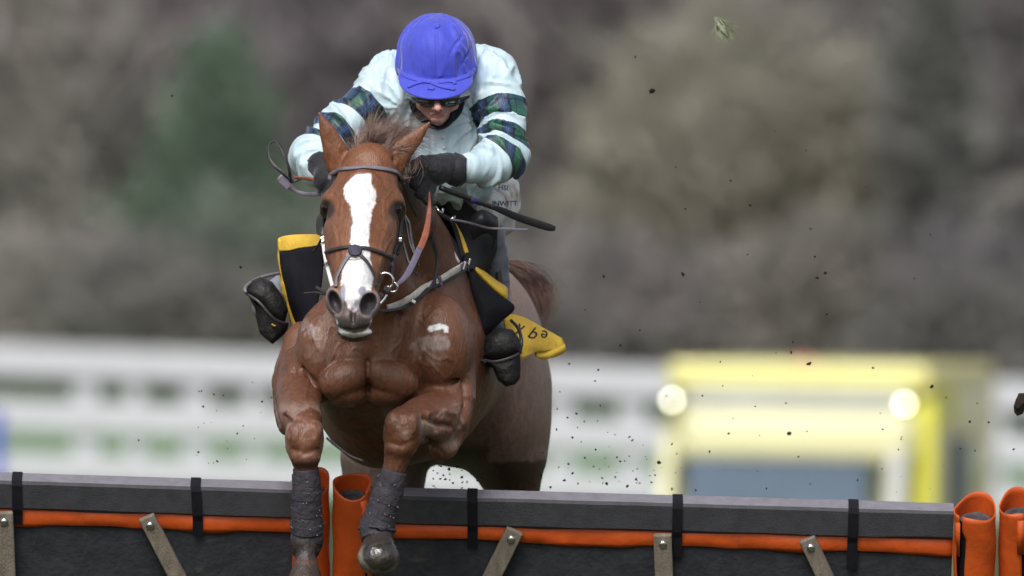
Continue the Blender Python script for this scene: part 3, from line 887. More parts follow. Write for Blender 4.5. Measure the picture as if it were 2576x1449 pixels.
def paint_horse(V, N):
    px, py = unW(V); dy = V[:, 1]
    n1 = fbm(V * 6, 4); n2 = fbm(V * 40, 3); n3 = fbm(V * 110, 2)
    C = np.zeros((len(V), 3))
    base = np.array([.150, .061, .032])
    C[:] = base
    def mix(col, m):
        C[:] = C * (1 - m)[:, None] + np.array(col) * m[:, None]
    mix((.195, .089, .053), sstep(-.2, .9, n1) * .6)
    mix((.105, .041, .021), sstep(-.1, -.9, n1) * .6)
    # clipped body: paler and greyer, legs and saddle patch left long and dark
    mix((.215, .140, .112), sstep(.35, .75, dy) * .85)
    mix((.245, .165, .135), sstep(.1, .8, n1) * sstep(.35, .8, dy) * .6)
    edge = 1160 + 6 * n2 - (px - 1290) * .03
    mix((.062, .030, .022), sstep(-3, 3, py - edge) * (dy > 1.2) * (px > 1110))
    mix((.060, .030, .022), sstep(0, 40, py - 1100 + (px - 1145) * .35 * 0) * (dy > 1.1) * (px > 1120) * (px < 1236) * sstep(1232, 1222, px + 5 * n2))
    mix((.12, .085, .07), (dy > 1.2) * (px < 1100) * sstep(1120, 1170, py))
    # arm and knee skin: pinker, dusty
    fl = (dy < .12) * sstep(945, 1000, py)
    mix((.185, .088, .062), fl * sstep(-.3, .5, n1) * .75)
    mix((.11, .045, .028), fl * sstep(1142, 1160, py + 6 * n2) * .8)
    mud = (dy < .0) * sstep(.15, .7, fbm(V * 16 + 5, 4) + .55 * np.exp(-((px - 735) / 38) ** 2 - ((py - 1030) / 32) ** 2) + .5 * np.exp(-((px - 1095) / 55) ** 2 - ((py - 1050) / 50) ** 2)) * sstep(1000, 1030, py) * sstep(1165, 1140, py)
    mix((.34, .24, .20), mud * .55)
    # below the knee: dusty dark
    mix((.034, .027, .024), (dy < .0) * sstep(1330, 1345, py) * sstep(1420, 1400, py))
    # lather and dried foam on the chest
    for (cx, cy, rx, ry, s) in ((1092, 866, 46, 22, .55), (1055, 880, 24, 30, .28), (1090, 900, 34, 36, .22), (785, 835, 22, 26, .42), (770, 815, 14, 18, .28), (815, 880, 40, 50, .12)):
        q = np.sqrt(((px - cx) / rx) ** 2 + ((py - cy) / ry) ** 2) + .42 * n2 + .15 * n3
        mix((.44, .36, .34), (dy < .12) * (dy > -.35) * sstep(1.05, .55, q) * s)
    q = pin_poly(px + 2 * n2, py + 2 * n3, [(1074, 829), (1082, 818), (1100, 813), (1118, 814), (1128, 822), (1127, 836), (1118, 836), (1112, 826), (1098, 832), (1080, 835)])
    mix((.85, .85, .86), (dy < .2) * (dy > -.35) * sstep(-1, 2, q))
    # ---- face
    head = (dy < -.28) * sstep(870, 855, py)
    mix((.185, .070, .030), head * .8)
    mix((.225, .100, .050), head * sstep(.1, .9, n1 + .3 * n2) * .6)
    mix((.24, .15, .10), head * np.exp(-((px - 985) / 16) ** 2 - ((py - 560) / 26) ** 2) * .22)
    mix((.24, .15, .10), head * np.exp(-((px - 830) / 14) ** 2 - ((py - 560) / 26) ** 2) * .22)
    mix((.022, .012, .010), head * sstep(32, 17, np.hypot((px - 820) * 1.15, py - 525) + 3 * n2) * .9)
    mix((.022, .012, .010), head * sstep(32, 17, np.hypot((px - 1001) * 1.1, py - 527) + 3 * n2) * .9)
    mix((.10, .04, .024), head * sstep(370, 300, py) * .3)
    # muzzle: grey skin
    mz = head * sstep(712, 770, py + 7 * n2)
    mix((.115, .085, .078), mz * .9)
    mix((.050, .045, .042), head * sstep(24, 6, np.abs(py - 812)) * sstep(48, 30, np.abs(px - 886)) * .95)
    blaze = [(881, 447), (898, 437), (933, 436), (935, 460), (946, 488), (947, 512), (935, 529), (931, 555), (930, 612), (930, 640), (937, 677), (940, 708), (932, 730), (912, 748), (905, 770), (897, 782), (887, 784), (874, 772), (866, 748), (857, 720), (857, 690), (868, 659), (876, 629), (883, 599), (886, 555), (882, 520), (868, 500), (863, 473)]
    q = pin_poly(px + 2.5 * n3 + 1.5 * n2, py + 2.5 * n2, blaze)
    mix((.74, .73, .745), head * sstep(-1.6, 1.6, q) * (N[:, 1] < .1))
    mix((.70, .60, .64), head * sstep(-1, 3, q) * sstep(735, 760, py) * .6)
    for (cx, cy, rx, ry) in ((863, 737, 6, 24), (911, 732, 9, 12), (898, 765, 9, 13)):
        mix((.30, .29, .36), head * sstep(1.15, .75, np.hypot((px - cx) / rx, (py - cy) / ry) + .15 * n2))
    for (cx, cy, rx, ry, r) in ((841, 759, 17, 31, -16), (927, 764, 22, 29, 16)):
        a = math.radians(r); u = (px - cx) * math.cos(a) + (py - cy) * math.sin(a); v = -(px - cx) * math.sin(a) + (py - cy) * math.cos(a)
        q = np.hypot(u / rx, v / ry)
        mix((.24, .19, .175), head * sstep(1.32, 1.15, q) * sstep(.95, 1.05, q) * .7)
        mix((.060, .052, .058), head * sstep(1.08, .95, q))
    # pale lower lip with froth
    q = pin_poly(px + 2 * n3, py + 2 * n2, [(846, 803), (853, 822), (872, 835), (890, 838), (912, 836), (928, 824), (936, 800), (941, 818), (936, 838), (912, 848), (885, 850), (860, 842), (848, 826)])
    mix((.78, .79, .78), head * (dy < -.5) * sstep(-2, 2, q))
    # hoof
    hf = (dy < -.2) * sstep(1364, 1370, py + .12 * (px - 950)) * (px > 880)
    mix((.026, .022, .019), hf)
    mix((.17, .15, .12), hf * sstep(42, 50, np.hypot(px - 958, py - 1392)) * sstep(-20, 25, (py - 1392) - (px - 958) * .5))
    mix((.10, .085, .07), hf * sstep(.2, .8, n2) * .6)
    hf2 = (dy < -.2) * sstep(1412, 1418, py) * (px < 860)
    mix((.05, .032, .025), hf2)
    return C, hf

horse = thing('horse', 'chestnut racehorse with a broad white blaze jumping over the hurdle towards the viewer', 'horse', (W(1040, 0, .6).x, .6, 0))
coat = M_('horse_coat', (.17, .07, .04), 0.41, 0.28, 70, 0.34, 190, 0.5, attr='Col', stretch=(1, 1, .35))
hoof_m = M_('hoof_horn', (.09, .08, .07), 0.22, 0.5, 22, 0.5, 40, 0.8, attr='Col')
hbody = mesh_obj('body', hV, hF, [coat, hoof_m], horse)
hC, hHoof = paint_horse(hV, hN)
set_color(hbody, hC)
mi = (hHoof[hF].mean(1) > .5).astype(np.int32)
hbody.data.polygons.foreach_set('material_index', mi)

# eyes
eye_m = M_('eye_dark', (.005, .004, .004), 0.10, 0.1, 10, 0, spec=0.5)
for (cx, cy) in ((819, 525), (1002, 528)):
    bm = bmesh.new(); bmesh.ops.create_uvsphere(bm, u_segments=20, v_segments=12, radius=18 / S)
    h0, n0 = ray(HBVH, cx, cy, 0)
    c0 = h0 - n0 * (10 / S) + Vector((0, .002, 0))
    V = [v.co + c0 for v in bm.verts]; bm.verts.index_update(); F = [[v.index for v in q.verts] for q in bm.faces]; bm.free()
    mesh_obj('eye', V, F, eye_m, horse, origin=c0)

# hair
def hair(name, strands, material, parent, label=None):
    """strands: list of (list of points, r0) -> tapered three-sided tubes joined in one part."""
    V = []; F = []
    for P, r0 in strands:
        b = len(V); n = len(P)
        for i, p in enumerate(P):
            t = (P[min(i + 1, n - 1)] - P[max(0, i - 1)]).normalized()
            a = t.orthogonal().normalized(); bb = t.cross(a)
            r = r0 * (1 - .85 * i / (n - 1))
            for k in range(3):
                V.append(p + (a * math.cos(k * 2.094) + bb * math.sin(k * 2.094)) * r)
        for i in range(n - 1):
            for k in range(3):
                F.append((b + i * 3 + k, b + i * 3 + (k + 1) % 3, b + (i + 1) * 3 + (k + 1) % 3, b + (i + 1) * 3 + k))
    o = mesh_obj(name, V, F, material, parent)
    o['kind'] = 'stuff'
    if label: o['label'] = label
    return o
mane_m = M_('mane_hair', (.27, .165, .13), 0.5, 0.35, 45, 0, sheen=0.2)
tail_m = M_('tail_hair', (.19, .105, .085), 0.5, 0.35, 30, 0, sheen=0.2)
st = []
R_ = random.Random(3)
for lock in range(34):
    lr = random.Random(lock * 13 + 5); u = (lock + lr.random()) / 34
    bx = 890 + 66 * u; by = 400 - 7 * math.sin(u * 3.1); d = -.40 + lr.uniform(-.02, .14)
    L = lr.uniform(88, 158) * (.72 + .4 * u); a0 = math.radians(-82 + 40 * u + lr.gauss(0, 16)); cu = lr.gauss(.8, 1.1) * (.35 + u)
    for i in range(40):
        fl = i > 36
        a = a0 + R_.gauss(0, .25 if fl else .07); Ls = L * R_.uniform(.7, 1.15) * (1.15 if fl else 1); c1 = cu + R_.gauss(0, .8 if fl else .22)
        x, y = bx + R_.gauss(0, 3.2), by + R_.gauss(0, 3); dd = d + R_.gauss(0, .006); P = []
        for k in range(9):
            q = 1 - .75 * k / 8 if not fl else 1
            P.append(W(x, y, dd + .02 * math.sin(k * .7 + lock) - .003 * k))
            x += Ls / 8 * math.cos(a); y += Ls / 8 * math.sin(a); a += c1 / 8 * (1 + k * .16)
        st.append((P, .0013))
for i in range(700):
    u = R_.random(); yy = -.22 + .60 * u; xx = W(936 + 84 * u, 0, yy).x + R_.gauss(0, .012)
    h_, n_ = HBVH.ray_cast(Vector((xx, yy, 3)), Vector((0, 0, -1)))[:2]
    if h_ is None or h_.y > .5: continue
    P = []; q = h_.copy(); v = Vector((.35 + R_.gauss(0, .12), .25, .75)).normalized(); Ls = R_.uniform(.09, .16)
    for k in range(7):
        P.append(q.copy()); q = q + v * Ls / 6; v = (v + Vector((.10, .12, -.34))).normalized()
    st.append((P, .0013))
hair('mane', st, mane_m, horse, 'wind-blown reddish brown tuft of mane standing up between the ears')
st = []
for i in range(800):
    u = R_.random()
    x, y, d = 1250 + 28 * R_.random(), 652 + 24 * R_.random(), 2.16 + .06 * R_.random()
    a = math.radians(18 + 26 * (u - .5)) + R_.gauss(0, .13); L = 125 + 75 * R_.random() + 20 * u; P = []
    for k in range(10):
        P.append(W(x, y, d + .03 * k * .3))
        x += L / 9 * math.cos(a); y += L / 9 * math.sin(a); a += .17 + R_.gauss(0, .035)
    st.append((P, .0016))
hair('tail', st, tail_m, horse)
st = []
for i in range(90):
    u = R_.random(); x = 848 + 92 * u; y = 838 + 10 * math.sin(u * 3.14) + R_.gauss(0, 3)
    a = math.radians(90 + 75 * (.5 - u) + R_.gauss(0, 16)); L = 12 + 16 * R_.random(); P = []
    for k in range(4):
        P.append(W(x, y, -.66 + R_.uniform(0, .02))); x += L / 3 * math.cos(a); y += L / 3 * math.sin(a)
    st.append((P, .0007))
hair('whiskers', st, M_('whisker', (.16, .12, .10), .6), horse)
# ------------------------------------------------------------------ hurdles
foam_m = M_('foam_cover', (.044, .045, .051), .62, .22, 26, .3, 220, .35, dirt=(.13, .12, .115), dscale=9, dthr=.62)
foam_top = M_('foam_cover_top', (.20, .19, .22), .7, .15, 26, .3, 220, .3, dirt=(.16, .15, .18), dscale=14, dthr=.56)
panel_m = M_('panel_rubber', (.028, .030, .036), .65, .35, 14, .35, 60, .3, dirt=(.075, .068, .06), dscale=11, dthr=.60)
orange_m = M_('orange_vinyl', (.55, .085, .012), .48, .14, 14, .35, 24, .4, dirt=(.24, .06, .02), dscale=16, dthr=.60)
strap_m = M_('black_webbing', (.008, .008, .011), .7, .3, 60, .2, 400, .2)
timber = M_('grey_timber', (.20, .17, .135), .75, .3, 8, .5, 60, .25, dirt=(.12, .11, .09), dscale=20, dthr=.55, stretch=(6, 6, .6))
dark_core = M_('grey_foam', (.07, .066, .072), .85, .35, 40, .5, 90, .2)
RAKE = math.radians(20)
class HF:
    """frame of one hurdle: u along it, v down its sloping face, w out of the face."""
    def __init__(s, p0, p1):
        s.o = W(*p0); s.u = (W(*p1) - s.o); s.len = s.u.length; s.u.normalize()
        up = Vector((0, -math.sin(RAKE), math.cos(RAKE)))
        s.v = -(up - s.u * up.dot(s.u)).normalized()
        s.w = s.u.cross(s.v).normalized()
        if s.w.y > 0: s.w = -s.w
    def P(s, u, v, w): return s.o + s.u * u + s.v * v + s.w * w
    def at(s, px): return (W(px, 0, 0).x - s.o.x) / s.u.x
    def geo(s, u0, u1, v0, v1, w0, w1, bev=.004, wob=0, nu=1, seed=0):
        V = []; F = []
        prof = [(v0, w0), (v0 + bev * 0, w1 - bev), (v0 + bev, w1), (v1 - bev, w1), (v1, w1 - bev), (v1, w0)]
        for i in range(nu + 1):
            u = u0 + (u1 - u0) * i / nu
            for j, (v, w) in enumerate(prof):
                q = s.P(u, v, w)
                if wob: 
                    a = float(fbm(np.array([[u * 6 + seed, j * .7, 3.3]]), 2)[0]) * wob
                    q = s.P(u, v + (a if j in (3, 4, 5) else a * .4), w + abs(a) * .6)
                V.append(q)
        m = len(prof)
        for i in range(nu):
            for k in range(m): F.append((i * m + k, i * m + (k + 1) % m, (i + 1) * m + (k + 1) % m, (i + 1) * m + k))
        F.append(tuple(range(m))[::-1]); F.append(tuple(range(nu * m, nu * m + m)))
        return V, F

def build_hurdle(label, p0, p1, struts, straps, seed):
    h = HF(p0, p1)
    g = h.P(h.len / 2, 1.1, 0)
    T = thing('hurdle', label, 'hurdle', (g.x, g.y, gz(g.x, g.y + CAM_D)))
    L = h.len
    V, F = h.geo(0, L, 0, .092, -.078, 0, .008, .0028, 60, seed)
    o = mesh_obj('foam_rail', V, F, [foam_m, foam_top], T, smooth=False)
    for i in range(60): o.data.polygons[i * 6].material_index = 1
    V, F = h.geo(0, L, .0925, .146, -.05, -.012, .006, .008, 90, seed + 9)
    mesh_obj('orange_band', V, F, orange_m, T, smooth=True)
    V, F = h.geo(0, L, .144, 1.05, -.05, -.022, .004, .003, 20, seed + 4)
    mesh_obj('panel_board', V, F, panel_m, T, smooth=False)
    for (px, dxp, wpx) in struts:
        u = h.at(px); w = wpx / S; lean = dxp / S / .145
        a = h.P(u, .097, -.010); b = h.P(u + lean * .9, .097 + .9, -.010)
        t = (b - a).normalized(); sd_ = t.cross(h.w).normalized()
        V = []
        for q, e in ((a, 0), (b, 0)):
            for (s1, s2) in ((-w / 2, .002), (w / 2, .002), (w / 2, .026), (-w / 2, .026)): V.append(q + sd_ * s1 + h.w * s2)
        F = [(0, 1, 2, 3), (7, 6, 5, 4), (0, 4, 5, 1), (1, 5, 6, 2), (2, 6, 7, 3), (3, 7, 4, 0)]
        st_ = mesh_obj('strut', V, F, timber, T, smooth=False)
        md = st_.modifiers.new('bevel', 'BEVEL'); md.width = .004; md.segments = 2
        c = a + t * .028 + h.w * .026
        V, F = tube_geo([c - h.w * .002, c + h.w * .004, c + h.w * .008], [.0125, .0125, .006], 14)
        mesh_obj('bolt', V, F, steel, st_)
    for (px, bot) in straps:
        u = h.at(px); r = random.Random(px); w = .031; sl = r.uniform(-.006, .010)
        path = [(-.080, .004), (-.06, -.004), (0.0, -.004)]
        P = [h.P(u + sl * .0, .06, -.081), h.P(u, -.002, -.080), h.P(u, -.0035, -.04), h.P(u, -.003, -.002), h.P(u + sl * .3, .012, .0035), h.P(u + sl * .7, .06, .004), h.P(u + sl, .089, .003), h.P(u + sl * 1.1, .110, -.004), h.P(u + sl * 1.2, bot, -.008)]
        V = []; F = []
        for i, q in enumerate(P):
            tn = (P[min(i + 1, len(P) - 1)] - P[max(0, i - 1)]).normalized(); nn = h.u.cross(tn).normalized()
            if i == 0: pass
            for (s1, s2) in ((-w / 2, -.0012), (w / 2, -.0012), (w / 2, .0012), (-w / 2, .0012)): V.append(q + h.u * s1 + nn * s2)
        for i in range(len(P) - 1):
            for k in range(4): F.append((i * 4 + k, i * 4 + (k + 1) % 4, i * 4 + 4 + (k + 1) % 4, i * 4 + 4 + k))
        F.append((3, 2, 1, 0)); n_ = len(P) * 4; F.append((n_ - 4, n_ - 3, n_ - 2, n_ - 1))
        mesh_obj('strap', V, F, strap_m, T, smooth=False)
    # turned foot posts going into the turf behind the board
    for u in (.05, L - .05):
        a = h.P(u, .10, -.07); b = h.P(u, 1.18, -.07)
        V, F = tube_geo([a, b], .022, 10)
        mesh_obj('post', V, F, timber, T)
    return h
HD = .16
build_hurdle('dark padded hurdle with an orange band at the left, a strap near its middle', (-700, 1188, HD), (742, 1234, HD),
             [(8, 7, 46), (367, 62, 42), (-300, -50, 42)], [(38, .142), (489, .158), (-260, .15)], 1)
build_hurdle('long dark padded hurdle under the horse and to the right, three straps visible', (930, 1246, HD), (2400, 1288, HD),
             [(1298, -52, 44), (1670, 8, 46), (2035, 58, 42)], [(1188, .165), (1706, .175), (2150, .20)], 2)
build_hurdle('dark padded hurdle beyond the two orange posts at the right frame edge', (2580, 1284, HD), (3900, 1334, HD), [(2700, 10, 42)], [(2800, .15)], 3)

def wing_post(label, px, py, rpx, dy, slit, seed, open_=.35, down=1.06):
    """orange vinyl sleeve wrapped round a foam-padded pole, open at the top and laced along a slit (angle, deg from the front, + to the left)."""
    top = W(px, py, dy); r = rpx / S
    lean = math.radians(27)
    ax_ = Vector((0, math.sin(lean), -math.cos(lean))).normalized()
    sx = Vector((1, 0, TILT)); sx = (sx - ax_ * sx.dot(ax_)).normalized(); sy = ax_.cross(sx)
    if sy.y > 0: sy = -sy
    base = top + ax_ * down
    T = thing('hurdle_post', label, 'post', (base.x, base.y, gz(base.x, base.y + CAM_D)))
    def ring(c, r0, a): return c + sx * (-math.sin(a) * r0) + sy * (math.cos(a) * r0)
    V = []; F = []
    nA, nL = 40, 30
    a0 = math.radians(slit); rr = random.Random(seed)
    for j in range(nL + 1):
        v = (j / nL) ** 1.3 * down
        for i in range(nA + 1):
            t = i / nA
            gap = math.radians(5 + open_ * 40 * (1 if v > .06 else .12) * (1 - .75 * min(1, v / .5)))
            a = a0 + gap / 2 + (2 * math.pi - gap) * t
            w = r * (1 + .05 * math.sin(3 * a + seed) + .03 * math.sin(5 * v * 7 + 2 * a)) * (1 + .05 * (1 - t))
            c = top + ax_ * (v + .007 * math.sin(2 * a + seed) * (1 if j == 0 else 0) + .016 * math.cos(a) * max(0, 1 - v / .12))
            V.append(ring(c, w, a))
    n = nA + 1
    for j in range(nL):
        for i in range(nA): F.append((j * n + i, j * n + i + 1, (j + 1) * n + i + 1, (j + 1) * n + i))
    o = mesh_obj('orange_sleeve', V, F, orange_m, T)
    md = o.modifiers.new('thick', 'SOLIDIFY'); md.thickness = .0035; md.offset = 0
    # foam pad, a hollow ring round the pole
    c0 = top + ax_ * .040; c1 = top + ax_ * (down - .01)
    V = []; F = []
    k = 28
    for (c, q) in ((c1, .80), (c0 + ax_ * .02, .84), (c0, .80), (c0 - ax_ * .004, .68), (c0, .56), (c0 + ax_ * .025, .52), (c1, .52)):
        for i in range(k):
            a = 2 * math.pi * i / k; V.append(ring(c, r * q * (1 + .03 * math.sin(5 * a + seed)), a))
    for j in range(6):
        for i in range(k): F.append((j * k + i, j * k + (i + 1) % k, (j + 1) * k + (i + 1) % k, (j + 1) * k + i))
    mesh_obj('foam_pad', V, F, dark_core, T)
    V, F = tube_geo([top + ax_ * .046, top + ax_ * .052, base], [r * .40, r * .46, r * .46], 20)
    mesh_obj('pole', V, F, timber if seed % 2 else dark_core, T)
    if open_ > .2:
        q = mesh_obj('backing_strip', [ring(top + ax_ * v, r * .9, a0 + b) for v in (.03, down) for b in (-.45, -.22, 0, .22, .45)], [(0, 1, 6, 5), (1, 2, 7, 6), (2, 3, 8, 7), (3, 4, 9, 8)], strap_m, T)
    # flap of the lacing
    if open_ > .3:
        V = [ring(top + ax_ * v, r * 1.07, a0 + b) for v in (.03, .145) for b in (.02, .2, .42)]
        V2 = [ring(top + ax_ * v, r * 1.12, a0 + b) for v in (.03, .145) for b in (.02, .2, .42)]
        mesh_obj('lacing_flap', V + V2, [(0, 1, 4, 3), (1, 2, 5, 4), (6, 9, 10, 7), (7, 10, 11, 8), (0, 6, 7, 1), (1, 7, 8, 2), (3, 4, 10, 9), (4, 5, 11, 10), (0, 3, 9, 6), (2, 8, 11, 5)], orange_m, T)
    return T
wing_post('orange sleeved hurdle post standing between the two forelegs, dark foam inside its open top', 886, 1219, 46, HD - .05, -50, 2, .6)
wing_post('orange sleeved hurdle post mostly hidden behind the left foreleg', 783, 1210, 45, HD - .03, 160, 3, .1)
wing_post('orange sleeved hurdle post with a black laced slit, left one of the right edge pair', 2455, 1277, 50, HD - .03, 46, 4, .75)
wing_post('orange sleeved hurdle post cut by the right frame edge', 2563, 1264, 47, HD - .01, -20, 5, .5)
# ------------------------------------------------------------------ the rider
rider = thing('person', 'rider in pale silks with tartan sleeve hoops and blue cap, crouched over the horse', 'person', W(1190, 520, .62))

# arm centre lines (picture units, depth)
ARM_L = [(988, 196, .16), (908, 274, .10), (835, 345, .04), (790, 388, .0), (800, 415, -.05), (820, 445, -.13)]
ARM_R = [(1234, 192, .14), (1258, 260, .08), (1268, 335, .02), (1258, 392, -.03), (1218, 420, -.08), (1150, 427, -.16)]

skin_m = M_('skin', (.50, .26, .20), .5, .12, 60, .08, 260, .4, attr='Col', sss=.15)
# body: one continuous surface under the clothes
def build_body():
    f = uni(700, 1350, 60, 960, -.30, 1.05, .0075)
    # finer axes round the face
    ax_ = f.ax[0]; a = W(1015, 0, 0).x; b = W(1180, 0, 0).x
    xs = axis(float(ax_[0]), float(ax_[-1]), a, b, .0022, .009)
    ys = axis(-.30, 1.05, -.14, .10, .0026, .012)
    zs = axis(float(f.ax[2][0]), float(f.ax[2][-1]), W(0, 315, 0).z, W(0, 215, 0).z, .0022, .009)
    f = Field(xs, ys, zs)
    c, e = f.chain, f.ell
    # skull, face looking down and forward
    e(1098, 170, .07, 68, .105, 82, k=20)
    c([(1098, 235, .0, 58, .085), (1099, 272, .005, 44, .07), (1100, 290, .005, 30, .055)], k=16)
    e(1064, 264, -.045, 17, .02, 14, k=14); e(1137, 264, -.045, 17, .02, 14, k=14)       # cheek bones
    c([(1100, 245, -.085, 7), (1100, 262, -.105, 8.5), (1101, 272, -.118, 9.5)], k=8)         # nose
    e(1092, 273, -.098, 6, .010, 5, k=5); e(1110, 273, -.098, 6, .010, 5, k=5)
    e(1095, 278, -.112, 2.6, .012, 2.4, k=2, sub=True); e(1107, 278, -.112, 2.6, .012, 2.4, k=2, sub=True)
    c([(1084, 287, -.072, 4), (1095, 284.5, -.083, 4.2), (1101, 285.5, -.084, 3.8), (1107, 284.5, -.083, 4.2), (1119, 286, -.072, 4)], k=4)   # lips
    c([(1088, 291, -.073, 4), (1102, 293, -.082, 4.6), (1116, 291, -.073, 4)], k=4)
    c([(1082, 289, -.085, 1.2), (1101, 289.3, -.097, 1.4), (1120, 288.5, -.085, 1.2)], k=2.5, sub=True)
    e(1101, 300, -.058, 18, .022, 9, k=9)                                                   # chin
    e(1074, 250, -.085, 13, .014, 8, k=5, sub=True); e(1126, 250, -.085, 13, .014, 8, k=5, sub=True)   # eye sockets
    e(1074, 250, -.066, 10, .013, 8, k=2); e(1126, 250, -.066, 10, .013, 8, k=2)            # closed lids and eyes
    e(1033, 225, .03, 6, .02, 18, k=6); e(1164, 225, .03, 6, .02, 18, k=6)                  # ears
    c([(1100, 235, .10, 46), (1105, 230, .24, 56)], k=20)                                   # neck
    # trunk
    c([(1105, 240, .30, 90, .10), (1120, 330, .38, 88, .10), (1150, 430, .58, 84, .10), (1185, 490, .78, 88, .10)], k=30)
    c([(1000, 206, .19, 42), (1105, 205, .25, 52), (1214, 200, .17, 44)], k=24)
    for A in (ARM_L, ARM_R):
        c([(*p, r) for p, r in zip(A, (38, 36, 34, 34, 30, 24))], k=16)
    # legs: thigh forward and down, shin back, foot
    c([(1215, 490, .80, 84), (1222, 520, .45, 64), (1222, 545, .40, 38)], k=30)
    c([(1222, 545, .40, 36), (1252, 650, .42, 26), (1258, 760, .50, 30), (1262, 850, .46, 26)], k=14)
    c([(1262, 850, .46, 26), (1258, 895, .30, 28)], k=10)
    c([(1110, 490, .80, 80), (970, 540, .46, 56), (880, 585, .32, 32)], k=30)
    c([(880, 585, .32, 32), (770, 660, .38, 22), (690, 740, .42, 17)], k=14)
    c([(690, 740, .42, 17), (674, 775, .30, 18)], k=10)
    V, F = f.mesh(1)
    return V, F
bV, bF = build_body()
body = mesh_obj('body', bV, bF, skin_m, rider)
px, py = unW(bV); C = np.zeros((len(bV), 3)); C[:] = (.56, .32, .265)
nn = fbm(bV * 60, 3)
def bmix(col, m):
    global C
    C = C * (1 - m)[:, None] + np.array(col) * m[:, None]
fr = bV[:, 1] < -.02
bmix((.60, .30, .255), fr * np.exp(-((px - 1101) / 12) ** 2 - ((py - 270) / 9) ** 2) * .8)
bmix((.57, .27, .23), fr * (np.exp(-((px - 1064) / 16) ** 2 - ((py - 268) / 12) ** 2) + np.exp(-((px - 1137) / 16) ** 2 - ((py - 268) / 12) ** 2)) * .6)
bmix((.30, .105, .10), fr * sstep(1.2, .8, np.hypot((px - 1101) / 19, (py - 289) / 6.5)) * .75)
bmix((.36, .20, .165), fr * sstep(.1, .7, nn) * sstep(275, 290, py) * .45)
set_color(body, C)

# ---- silks: one shirt with both sleeves
def build_shirt():
    f = uni(700, 1360, 70, 520, -.30, 1.0, .0058)
    c, e = f.chain, f.ell
    c([(1105, 250, .27, 112, .13), (1112, 335, .175, 108, .13), (1122, 415, .165, 96, .13), (1148, 462, .40, 100, .14), (1180, 480, .72, 112, .14)], k=30)
    c([(1112, 320, .40, 112, .15), (1148, 425, .60, 110, .15), (1178, 480, .78, 114, .15)], k=30)
    c([(1000, 206, .19, 63), (1100, 196, .30, 76), (1214, 196, .18, 68)], k=30)
    e(1120, 215, .46, 128, .24, 112, k=40)
    e(1206, 182, .28, 66, .14, 62, k=26); e(1002, 198, .28, 54, .12, 54, k=26)
    c([(1010, 235, .10, 50), (1020, 330, .17, 46), (1045, 410, .26, 40)], k=34)
    c([(1196, 240, .10, 42), (1180, 330, .18, 40), (1165, 400, .28, 40)], k=30)
    c([(*p, r) for p, r in zip(ARM_L, (60, 57, 55, 55, 47, 34))], k=22)
    c([(*p, r) for p, r in zip(ARM_R, (62, 60, 57, 56, 46, 34))], k=16)
    # a puff of loose cloth at each elbow, and the flap of the collar front
    e(775, 385, .01, 40, .05, 46, k=20, roll=-20)
    e(1292, 392, -.01, 36, .05, 58, k=22, roll=-14)
    c([(1132, 470, .26, 26), (1128, 488, .26, 16)], k=18)
    # hollow the cuffs
    return f.mesh(1)
sV, sF = build_shirt()

def arm_coords(V, A):
    Q = np.array([tuple(v) for v in crom([W(*p) for p in A], 16)])
    seg = np.linalg.norm(np.diff(Q, axis=0), axis=1); s = np.concatenate([[0], np.cumsum(seg)])
    T = np.gradient(Q, axis=0); T /= np.linalg.norm(T, axis=1)[:, None]
    best = np.full(len(V), 1e9); so = np.zeros(len(V)); qo = np.zeros(len(V)); do_ = np.zeros(len(V))
    for i in range(len(Q) - 1):
        ab = Q[i + 1] - Q[i]; t = np.clip(((V - Q[i]) @ ab) / (ab @ ab), 0, 1)
        R = V - (Q[i] + ab * t[:, None]); d = np.linalg.norm(R, axis=1)
        m = d < best
        best[m] = d[m]; so[m] = (s[i] + (s[i + 1] - s[i]) * t)[m]
        side = np.cross(T[i], (0, -1, 0)); side /= np.linalg.norm(side)
        qo[m] = (R @ side)[m]
    return best, so, qo, s[-1]
dL, uL, qL, LL = arm_coords(sV, ARM_L)
dR, uR, qR, LR = arm_coords(sV, ARM_R)
sN = normals(sV, sF)
px, py = unW(sV)
# folds: ridged noise drawn out along the body, and rings on the sleeves
n_arm = np.minimum(dL, dR) * S
onL = sstep(75, 60, dL * S) * sstep(.05, .12, uL); onR = sstep(78, 62, dR * S) * sstep(.04, .10, uR)
def ridge(P): 
    r = 1 - np.abs(fbm(P, 2)); r = np.clip(r - .5, 0, 1) / .5; return r ** 1.6
fold = ridge(np.stack([sV[:, 0] * 19 + .5 * sV[:, 2], sV[:, 1] * 10, sV[:, 2] * 5], 1)) * .019
fL = ridge(np.stack([uL * 22 + qL * 6, qL * 7, sV[:, 1] * 8], 1)) * .017
fR = ridge(np.stack([uR * 20 + qR * 8 + 4, qR * 7, sV[:, 1] * 8], 1)) * .017
fL = fL * sstep(LL - .005, LL - .07, uL); fR = fR * sstep(LR - .005, LR - .07, uR)
disp = fold * (1 - onL) * (1 - onR) + fL * onL + fR * onR
# radiating creases from the armpits
for (ax0, ay0) in ((1205, 300), (1012, 262)):
    a = np.arctan2(py - ay0, px - ax0); r = np.hypot(px - ax0, py - ay0)
    disp += np.clip(np.sin(a * 11 + fbm(sV * 9, 2) * 1.2), 0, 1) ** 2 * np.exp(-((r - 45) / 42) ** 2) * .008 * (sV[:, 1] < .3)
# button placket down the chest
disp += .0035 * sstep(13, 9, np.abs(px - 1112 - (py - 330) * .04)) * sstep(296, 306, py) * sstep(440, 430, py) * (sV[:, 1] < .3)
sV2 = sV + sN * (disp - .004)[:, None]

